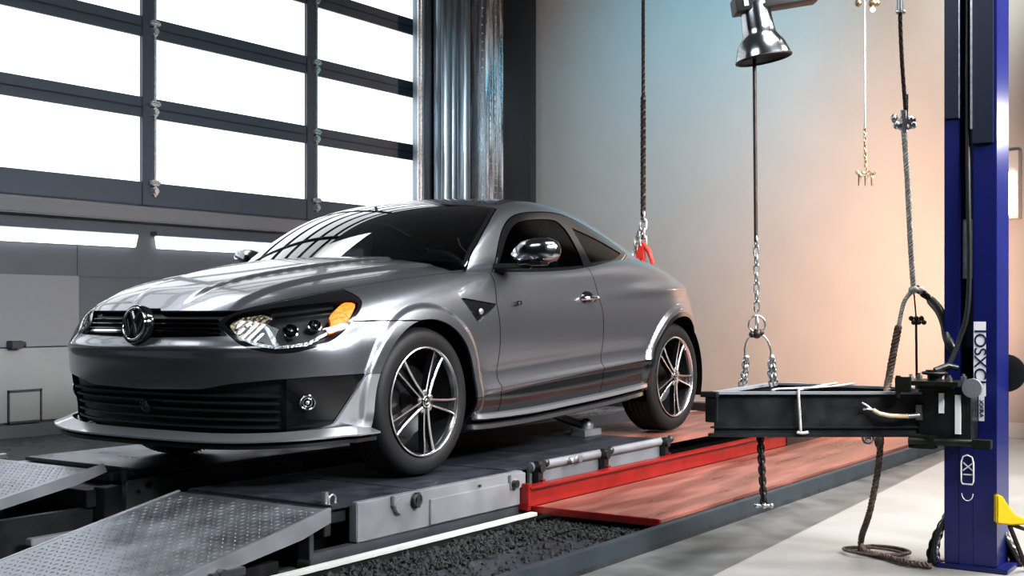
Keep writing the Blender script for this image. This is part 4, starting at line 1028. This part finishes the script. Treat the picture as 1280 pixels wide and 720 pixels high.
o = MB().cyl((5.04,1.225,.745),(5.06,1.225,.745),.038).build('cover_disc','ledge',None,40); o.parent = jb
pb = put(MB().cyl((5.0,1.46,.528),(5.06,1.16,.528),.016).box(5.02,5.06,1.15,1.22,.51,.545).box(5.0,5.06,1.36,1.46,.50,.55).build('locking_pin','greenblack',bevel=.002), arm)
# pull handle on the front face
fdir = (Vector((5.08,1.415,0))-Vector((4.64,2.055,0))).normalized(); fn = Vector((-fdir.y,fdir.x,0)); fn = fn if fn.dot(Vector((-1,-.3,0)))>0 else -fn
F0 = Vector((4.64,2.055,0)); FL = (Vector((5.08,1.415,0))-F0).length
def fp(t,z,o_=.02): q = F0+fdir*(t*FL)+fn*o_; return (q.x,q.y,z)
hd = put(MB().tube([fp(.72,.650),fp(.75,.636,.03),fp(.80,.628,.035),fp(.87,.626,.035),fp(.90,.626,.03)], .009, 10).build('pull_handle','wood',None,60), arm)
o = MB().cyl(fp(.895,.626,.03),fp(.955,.628,.02),.011).box(-.012,.012,-.012,.012,-.03,.03, Matrix.Translation(fp(.965,.64,.012))).build('handle_clamp','steel'); o.parent = hd
o = MB().tube([fp(.72,.650,.015),fp(.68,.672,.02),fp(.665,.678,.015)],.004,6).tube([fp(.72,.650,.015),fp(.69,.655,.02),fp(.67,.652,.015)],.004,6).build('handle_wire','steel'); o.parent = hd
# pale lashing cord over the frame
mb = MB()
mb.tube([fp(.345,.56,.018),fp(.342,.62,.016),fp(.335,.70,.016),fp(.335,.727,.013)], .006, 7)
mb.tube([fp(.325,.56,.018),fp(.36,.557,.018),fp(.385,.56,.016)], .007, 7)
mb.tube([fp(.335,.727,.010),(4.86,1.86,.726),(5.02,1.86,.728),(5.20,1.87,.729),(5.36,1.88,.728)], .0045, 7)
mb.tube([fp(.20,.728,.0),(4.80,1.93,.730),(4.93,1.83,.732),(5.12,1.80,.730),(5.355,1.80,.729)], .0045, 7)
tag(mb.build('lashing_cord','cord',None,60), 'pale cord lashed across the black arm frame', 'cord')

# ================================================================== HANGING THINGS
def link_mesh(mb, c, d, L_=.04, w=.022, r=.005, rot=0):
    d = Vector(d).normalized(); a = d.orthogonal().normalized(); b = d.cross(a); a2 = a*math.cos(rot)+b*math.sin(rot); c = Vector(c)
    pts = [c+d*(L_/2*math.sin(t)*(1 if abs(math.sin(t))<.99 else 1))+a2*(w/2*math.copysign(abs(math.cos(t))**.6,math.cos(t))) for t in [2*PI*k/14 for k in range(14)]]
    mb.tube(pts, r, 6, closed=True)
def chain(mb, pts, L_=.04, w=.022, r=.005):
    P = [Vector(p) for p in pts]; seg = [(P[i+1]-P[i]).length for i in range(len(P)-1)]; tot = sum(seg); step = L_-2*r*1.1; n = max(1,int(tot/step)); k = 0
    for q in range(n+1):
        s_ = q*step; i = 0
        while i < len(seg)-1 and s_ > seg[i]: s_ -= seg[i]; i += 1
        d = (P[i+1]-P[i]).normalized(); link_mesh(mb, P[i]+d*min(s_,seg[i]), d, L_, w, r, (q%2)*PI/2)
def twist(mb, pts, R_, r, turns_per_m=22, strands=3, n=240):
    P = [Vector(p) for p in crom([tuple(p) for p in pts], 12)]; cum = [0]
    for i in range(len(P)-1): cum.append(cum[-1]+(P[i+1]-P[i]).length)
    tot = cum[-1]; n = max(20, int(tot*turns_per_m*9))
    for s__ in range(strands):
        out = []; i = 0
        for k in range(n+1):
            L_ = tot*k/n
            while i < len(P)-2 and cum[i+1] < L_: i += 1
            t = (L_-cum[i])/max(cum[i+1]-cum[i],1e-9); p = P[i].lerp(P[i+1],t); d = (P[i+1]-P[i]).normalized(); a = Vector((0,1,0)) if abs(d.y)<.8 else Vector((1,0,0)); a = (a-d*a.dot(d)).normalized(); b = d.cross(a)
            ph = 2*PI*(L_*turns_per_m+s__/strands); out.append(p+(a*math.cos(ph)+b*math.sin(ph))*R_)
        mb.tube(out, r, 5)
def pix(px, py, Z_): 
    t = (px-640)/1550; return Vector((Z_*(CA+SA*t), Z_*(SA-CA*t), CAMZ-(py-388)*Z_/1550))
# 1 chain hoist behind the car
a = pix(804,270,9.3); top = Vector((a.x,a.y,CEIL+.01))
t = thing('hoist_rope', 'dark hanging rope with a red hook behind the car tail', 'rope', tuple(top))
mb = MB(); twist(mb, [top, a+Vector((0,0,1.5)), a+Vector((0,0,.9))], .006, .009, 14, 3); put(mb.build('rope','chain_dark',None,60), t)
mb = MB(); twist(mb, [a+Vector((0,0,.9)), a], .010, .012, 12, 3); put(mb.build('thick_rope','chain_dark',None,60), t)
mb = MB(); chain(mb, [a, a-Vector((0,0,.20))], .085, .05, .010); chain(mb, [a-Vector((0,0,.14))+Vector((0,.04,0)), a-Vector((0,0,.30))+Vector((0,.07,0))], .07, .045, .009); put(mb.build('hook_chain','steel',None,60), t)
h = a-Vector((0,0,.25))
put(MB().tube([h+Vector((0,-.0,.05)),h+Vector((0,-.05,-.02)),h+Vector((0,-.08,-.11)),h+Vector((0,-.03,-.13)),h+Vector((0,.02,-.06))], [.015,.02,.014,.021,.015], 10).box(-.02,.02,-.03,.03,-.05,.05, Matrix.Translation(h+Vector((0,.02,-.02)))).build('hook','redtag',None,60), t)
# 2 rod with ring and sling, hung above the frame
Z2 = 5.4
a = pix(943,66,Z2); b = pix(945,302,Z2); c_ = pix(946,392,Z2)
t = thing('lifting_rod', 'dark rod hanging below the chrome lamp, ending in a chain and wire sling', 'lifting rod', tuple(a))
put(MB().cyl(tuple(a),tuple(b),.0085).build('rod','chain_dark',None,60), t)
mb = MB(); chain(mb, [b, c_-Vector((0,0,-.0))], .050, .022, .0045); put(mb.build('chain','steel',None,60), t)
cc = pix(946,405,Z2); nf = Vector((CA,SA,0))
put(MB().torus(cc+Vector((0,0,-.0)), .036, .0045, nf, sc=(1,1)).torus(cc, .036,.003,(SA,-CA,0),sc=(.7,1)).build('ring','steel',None,60), t)
kk = pix(946,417,Z2); put(MB().sph(kk,.020,(1,1,1.1)).sph(kk+Vector((.01,-.015,.004)),.014).sph(kk+Vector((-.01,.018,-.004)),.014).build('knot','chain_dark',None,60), t)
rv = Vector((SA,-CA,0)); la = []
A_ = [kk, kk-rv*.035+Vector((0,0,-.015)), kk-rv*.052+Vector((0,0,-.06)), kk-rv*.050+Vector((0,0,-.11)), kk-rv*.056+Vector((0,0,-.17)), kk-rv*.070+Vector((0,0,-.225))]
B2 = [kk, kk+rv*.035+Vector((0,0,-.015)), kk+rv*.058+Vector((0,0,-.06)), kk+rv*.062+Vector((0,0,-.11)), kk+rv*.058+Vector((0,0,-.16)), kk+rv*.064+Vector((0,0,-.215))]
mb = MB(); mb.tube(crom([tuple(p) for p in A_[:4]],6), .0045, 8); mb.tube(crom([tuple(p) for p in B2[:4]],6), .0045, 8); put(mb.build('wire_loop','steel',None,60), t)
mb = MB()
for Q_ in (A_,B2):
    mb = MB(); chain(mb, Q_[3:], .032, .020, .005); chain(mb, [Q_[3]+rv*.008, Q_[5]+rv*.018], .030, .018, .0045); put(mb.build('sling_chain','steel',None,60), t)
# 3 thin wire with little hook
Z3 = 7.0; a = pix(1079,0,Z3); b = pix(1082,212,Z3)
t = thing('thin_wire', 'thin vertical wire ending in a small brass hook cluster', 'wire', (a.x,a.y,CEIL))
put(MB().cyl((a.x,a.y,CEIL+.01),tuple(pix(1081,160,Z3)),.005,seg=8).build('wire','steel'), t)
mb = MB(); chain(mb, [pix(1081,160,Z3), b], .030, .014, .0035); put(mb.build('chain','brass',None,60), t)
mb = MB()
for k in range(7): mb.torus(pix(1072+k*3.6, 216+(k%2)*3, Z3), .011, .0045, (random.uniform(-1,1),random.uniform(-1,1),.4), seg=12, rs=5)
for k in range(3): mb.cyl(pix(1074+k*8,219,Z3), pix(1074+k*8,232,Z3), .008, .006)
put(mb.build('hook_cluster','brass',None,60), t)
t = thing('ceiling_fitting', 'small brass and white fittings at the top edge', 'fitting', tuple(pix(1084,-10,6.9)))
for k,(px_,r_) in enumerate(((1073,.020),(1091,.024),(1096,.018))):
    q = pix(px_,4,6.9); put(MB().cyl(q,q+Vector((0,0,.10)),r_*.7).sph(q,r_).build('bulb','brass',None,60), t)
q = pix(1091,12,6.9); put(MB().sph(q,.014).build('glow_bulb','strip',None,60), t)
q = pix(1084,-12,6.9); put(MB().box(q.x-.02,q.x+.02,q.y-.1,q.y+.1,q.z,q.z+.04).cyl(q,(q.x,q.y,CEIL),.012).build('mount_bar','hinge'), t)
# 4 cable, clamp, twisted rope, knot and branches
Z4 = 5.3
t = thing('rigging_rope', 'twisted grey rope with metal clamp, splitting above the black arm', 'rope', (5.32,1.59,CEIL))
a = pix(1125,5,Z4); b = pix(1132,138,Z4); c_ = pix(1129,152,Z4); k_ = pix(1142,362,Z4)
mb = MB(); twist(mb, [Vector((a.x,a.y,CEIL)), a+Vector((0,0,1)), a, b], .0045, .0055, 30, 3); put(mb.build('upper_cable','chain_dark',None,60), t)
put(MB().cyl(a+Vector((0,0,-.03)),a+Vector((0,0,.10)),.016).cyl(pix(1120,15,Z4),pix(1131,15,Z4),.009).build('shackle','steel',None,60), t)
mb = MB(); twist(mb, [c_, pix(1134,220,Z4), pix(1138,300,Z4), k_], .0065, .0068, 24, 3); put(mb.build('rope','rope',None,60), t)
mb = MB().cyl(pix(1129,138,Z4),pix(1130,165,Z4),.014,seg=10).box(-.012,.012,-.05,.035,-.012,.012, Matrix.Translation(c_)@Matrix.Rotation(ANG,4,'Z'))
for px_,py_ in ((1118,148),(1121,156),(1138,150),(1141,156)): mb.sph(pix(px_,py_,Z4), .016,(1,1,1.2))
mb.tube([pix(1122,158,Z4),pix(1129,163,Z4),pix(1138,159,Z4)], .008, 8).cyl(pix(1134,118,Z4),pix(1134,150,Z4),.006)
put(mb.build('clamp','steel',None,60), t)
mb = MB(); twist(mb, [k_, pix(1130,378,Z4), pix(1123,410,Z4)], .0055,.005,26,3); 
put(mb.build('side_strand','rope',None,60), t)
mb = MB(); twist(mb, [pix(1123,408,Z4), pix(1117,440,Z4), pix(1111,475,5.28), pix(1107,500,5.2), pix(1104,530,5.15)], .009,.0085,20,3); put(mb.build('brown_strand','rope_brown',None,60), t)
put(MB().sph(k_,.022,(1,1,.8)).sph(k_+rv*.03+Vector((0,0,-.005)),.018).build('knot','rope',None,60), t)
mb = MB(); chain(mb, [k_+rv*.02, pix(1158,370,Z4), pix(1168,380,Z4)], .03,.024,.007); put(mb.build('short_chain','chain_dark',None,60), t)
put(MB().tube(crom([tuple(p) for p in (pix(1164,376,Z4),pix(1174,388,5.2),pix(1181,405,5.12),pix(1185,425,5.06),pix(1194,440,5.04))],6), .020, 8).build('strap','hose',None,60), t)
put(MB().cyl(k_,pix(1145,395,Z4),.003).cyl(pix(1145,395,Z4),pix(1146,480,5.28),.005).build('thin_wire','chain_dark'), t)
mb = MB()
for k in range(6): mb.sph(pix(1139+k*3.2,398+(k%2)*5,Z4), .011)
put(mb.build('wire_fitting','chain_dark',None,60), t)
# 5 hanging rope to the floor coil
mb = MB()
p0 = pix(1102,528,5.15)
dr = [p0+Vector((0,0,.0)), pix(1101,550,5.12), pix(1097,590,5.12), pix(1087,640,5.15)]
dr += [Vector((5.30,1.75,.06)), Vector((5.26,1.72,.018)), Vector((5.19,1.60,.016)),Vector((5.12,1.50,.016)), Vector((5.10,1.40,.016))]
twist(mb, dr, .007, .0075, 20, 3)
t = thing('hanging_rope', 'brown rope hanging under the arm frame and running to the floor', 'rope', tuple(p0))
put(mb.build('rope','rope_brown',None,60), t)
q = pix(1099,552,5.12); put(MB().sph(q,.020,(1,1,1.5)).sph(q+Vector((.01,-.01,.05)),.022).build('knot','rope_brown',None,60), t)
q = pix(1085,548,5.1); put(MB().sph(q,.014).torus(q,.022,.005,(1,0,0)).build('ring','steel',None,60), t)
mb = MB(); pts = []
for k in range(110):
    a_ = k/110*2*PI*3.3; j_ = k/110; pts.append((5.30+.03*math.sin(j_*7)+.075*math.cos(a_)*(.75+.5*j_), 1.70-.05*j_+.03*math.cos(j_*9)+.12*math.sin(a_)*(.8+.3*j_), .007+.003*k/20))
twist(mb, pts[::4], .003,.0034,30,3)
tag(mb.build('rope_coil','rope_brown',None,60), 'small loose coil of rope on the pale floor near the blue post', 'rope coil')
# 6 short chain under the frame
a = pix(950,541,5.06); b = pix(955,632,5.06)
t = thing('hanging_chain', 'short dark chain hanging below the left end of the arm frame', 'chain', tuple(a))
mb = MB(); chain(mb, [a, b], .036, .022, .0065); put(mb.build('links','chain_dark',None,60), t)
put(MB().cyl(b-rv*.03,b+rv*.03,.007).sph(b-rv*.03,.011).sph(b+rv*.03,.011).sph(b,.013).build('end_hook','steel',None,60), t)
# hose from the post slot down to the pivot
tag(MB().tube(crom([tuple(p) for p in ((PX+.03,PY-.085,2.4),(PX+.01,PY-.09,1.9),(PX-.015,PY-.10,1.5),(PX-.02,PY-.105,1.25),(PX-.03,PY-.10,1.05),(PX-.04,PY-.07,.93),(PX-.06,PY-.045,.85),(PX-.08,PY-.02,.80),(PX-.10,PY+.01,.775))],8), .0105, 10).build('hydraulic_hose','hose',None,60), 'black hose running down the blue post slot to the pivot', 'hose')
# lamp head
M['lamp_shell'] = mat('brushed_lamp_shell', (.42,.44,.46), .2, 1)
L0 = pix(950,0,5.4)
lamp = thing('work_lamp', 'chrome bell-shaped work lamp hanging at the top edge', 'lamp', (L0.x,L0.y,L0.z+.1))
e = pix(964,6,5.4); mtx = Matrix.Translation(e)@Matrix.Rotation(ANG-PI/2,4,'Z')@Matrix.Rotation(.0,4,'X')@Matrix.Rotation(-.16,4,'Y')
put(MB().box(-.165,.20,-.06,.06,-.018,.05, mtx, bev=.006).build('arm','satin_black'), lamp)
put(MB().box(-.13,-.11,-.065,-.060,0,.03,mtx).box(-.06,-.04,-.065,-.06,0,.03,mtx).build('arm_rivet','hinge'), lamp)
put(MB().cyl(e+Vector((0,0,.03)),(e.x,e.y,CEIL),.018).build('drop_rod','satin_black'), lamp)
ax_ = (pix(957,77,5.4)-pix(945,10,5.4)).normalized(); base = pix(943,8,5.4)
put(MB().lathe([(.001,-.01),(.062,-.01),(.064,.0),(.070,.10),(.072,.125),(.084,.145),(.105,.175),(.118,.215),(.121,.232),(.116,.232),(.10,.19),(.066,.14),(.001,.13)], base, ax_, 56).build('shade','lamp_shell',None,50), lamp)
put(MB().lathe([(.114,.231),(.08,.20),(.001,.19)], base, ax_, 48).build('inner_bowl','satin_black',None,60), lamp)
put(MB().torus(base+ax_*.232, .1185, .006, ax_, seg=48).build('rim','satin_black',None,60), lamp)
# wall lamp behind the post and round handle
q = Vector((5.62,1.235,2.02))
wl = pix(1262,232,10.2)
t = thing('wall_light', 'bright white lamp on the wall beside the blue post', 'lamp', tuple(wl))
mwl = Matrix.Translation((bw(wl.y)-.02,wl.y,wl.z))@Matrix.Rotation(-wa,4,'Z')
put(MB().box(-.05,.02,-.10,.10,-.28,.28,mwl,bev=.01).build('housing','wall_light'), t)
put(MB().box(-.07,-.05,-.075,.075,-.24,.10,mwl,bev=.005).build('diffuser','flood'), t)
g = pix(1258,466,5.15)
t = thing('black_knob', 'round black knob on the far side of the blue post', 'knob', (5.41,1.18,.79))
put(MB().lathe([(.001,-.0),(.05,0),(.078,.008),(.078,.02),(.05,.03),(.001,.03)], (5.406,1.178,.79), (1,0,0), 32).build('disc','hose',None,50), t)
# yellow foot and black rod, cables round the base
y0_ = pix(1246,612,5.45)
t = thing('yellow_bracket', 'yellow flared bracket at the right side of the blue post foot', 'bracket', (5.3,1.1,0))
P3 = [pix(px_,py_,4.93) for px_,py_ in ((1246,617),(1254,621),(1261,632),(1270,644),(1286,650),(1286,656),(1264,657),(1246,655))]
mb = MB(); fa = [mb.bm.verts.new(p) for p in P3]; fb = [mb.bm.verts.new(p+nf*.035) for p in P3]
mb.bm.faces.new(fa); mb.bm.faces.new(fb[::-1])
for i in range(8): mb.bm.faces.new((fa[i],fa[(i+1)%8],fb[(i+1)%8],fb[i]))
put(mb.build('cover','yellow',None,40,bevel=.006), t)
put(MB().cyl(pix(1262,655,4.95),pix(1300,668,5.0),.008).cyl(pix(1262,657,4.95),Vector((5.30,1.07,0)),.009).build('rod','chain_dark'), t)
for k,(pl,lab) in enumerate((([(1186,640),(1172,668),(1166,690),(1170,712),(1184,716)],'looped black cable at the left foot of the blue post'),([(1247,655),(1256,672),(1266,690),(1274,708),(1278,722)],'looped black cable at the right foot of the blue post'))):
    t = thing('looped_cable', lab, 'cable', tuple(pix(pl[0][0],705,5.05)), 0, 'black cables at the post foot')
    for j,of in enumerate((0,6,-5)):
        pts = [pix(a_+of*(i/3.), min(b_+ (0 if i else 0),718), 5.08+.02*j) for i,(a_,b_) in enumerate(pl)]
        for p_ in pts: p_.z = max(p_.z,.012)
        mb = MB(); chain(mb, [tuple(p) for p in crom([tuple(p) for p in pts],4)], .034,.022,.006) if j else mb.tube(crom([tuple(p) for p in pts],6), .009, 8)
        put(mb.build('cable' if not j else 'chain','hose' if j!=1 else 'steel',None,60), t)
# ================================================================== LIGHT
def area(name, loc, tgt, size, power, col, sy=None, spread=PI):
    l = bpy.data.lights.new(name,'AREA'); l.energy = power; l.color = col; l.size = size; l.spread = spread
    if sy: l.shape = 'RECTANGLE'; l.size_y = sy
    o = bpy.data.objects.new(name, l); COL.objects.link(o); o.location = loc
    o.rotation_euler = (Vector(tgt)-Vector(loc)).to_track_quat('-Z','Y').to_euler(); return o
def spot(name, loc, tgt, ang, power, col, blend=1., r=.15):
    l = bpy.data.lights.new(name,'SPOT'); l.energy = power; l.color = col; l.spot_size = math.radians(ang); l.spot_blend = blend; l.shadow_soft_size = r
    o = bpy.data.objects.new(name, l); COL.objects.link(o); o.location = loc
    o.rotation_euler = (Vector(tgt)-Vector(loc)).to_track_quat('-Z','Y').to_euler(); return o
def wallpt(px,py):
    # point of the back wall: x - .256 y = 10.74 - .256*2.26
    t=(px-640)/1550; Z_=(10.74-.256*2.26)/((CA+SA*t)-.256*(SA-CA*t)); return (Z_*(CA+SA*t), Z_*(SA-CA*t), CAMZ-(py-388)*Z_/1550)
area('ceiling_light', (6.0,.6,5.6), (6,2.6,0), 4.5, 170, (.96,.98,1), 1.0, spread=1.6)
area('bonnet_fill', (4.2,8.4,6.1), (4.2,7.4,0), 6, 80, (.96,.98,1), 1.3, spread=1.5)  # added unseen light that whitens the bonnet
area('side_fill', (4.5,-3.2,4.2), (5.6,3.5,1.0), 6, 200, (.96,.98,1), .8, spread=1.0)  # added unseen light for a highlight along the car's shoulder
area('front_light', (.5,3.6,4.6), (3.8,4.2,.8), 2.5, 95, (.88,.94,1), 1.5)
area('right_light', (8.5,-2.0,4.8), (6.8,1.5,.0), 2.5, 130, (1,.95,.88), 2, spread=1.5)
spot('teal_spot', (8.0,5.6,5.0), wallpt(860,120), 74, 1500, (.04,.46,.66))
spot('warm_spot', (7.9,2.4,1.0), wallpt(960,330), 98, 2500, (1,.62,.45))
spot('white_spot', (9.4,1.8,4.4), wallpt(1110,60), 78, 640, (1,.95,.86))
spot('lamp_glow', (6.3,.75,1.95), (5.4,1.1,1.6), 120, 22, (1,.95,.9), r=.08)
spot('column_spot', (8.4,3.5,3.4), (11.6,8.6,3.6), 16, 420, (.85,.95,1), blend=.6)  # added unseen spot that brightens the steel column
w = bpy.data.worlds.new('world'); bpy.context.scene.world = w; w.use_nodes = True
w.node_tree.nodes['Background'].inputs[0].default_value = (.6,.7,.8,1); w.node_tree.nodes['Background'].inputs[1].default_value = .05
bpy.context.scene.view_settings.view_transform = 'Standard'
try: bpy.context.scene.view_settings.look = 'Medium High Contrast'
except Exception as e_: print('look', e_)
bpy.context.scene.view_settings.exposure = .0
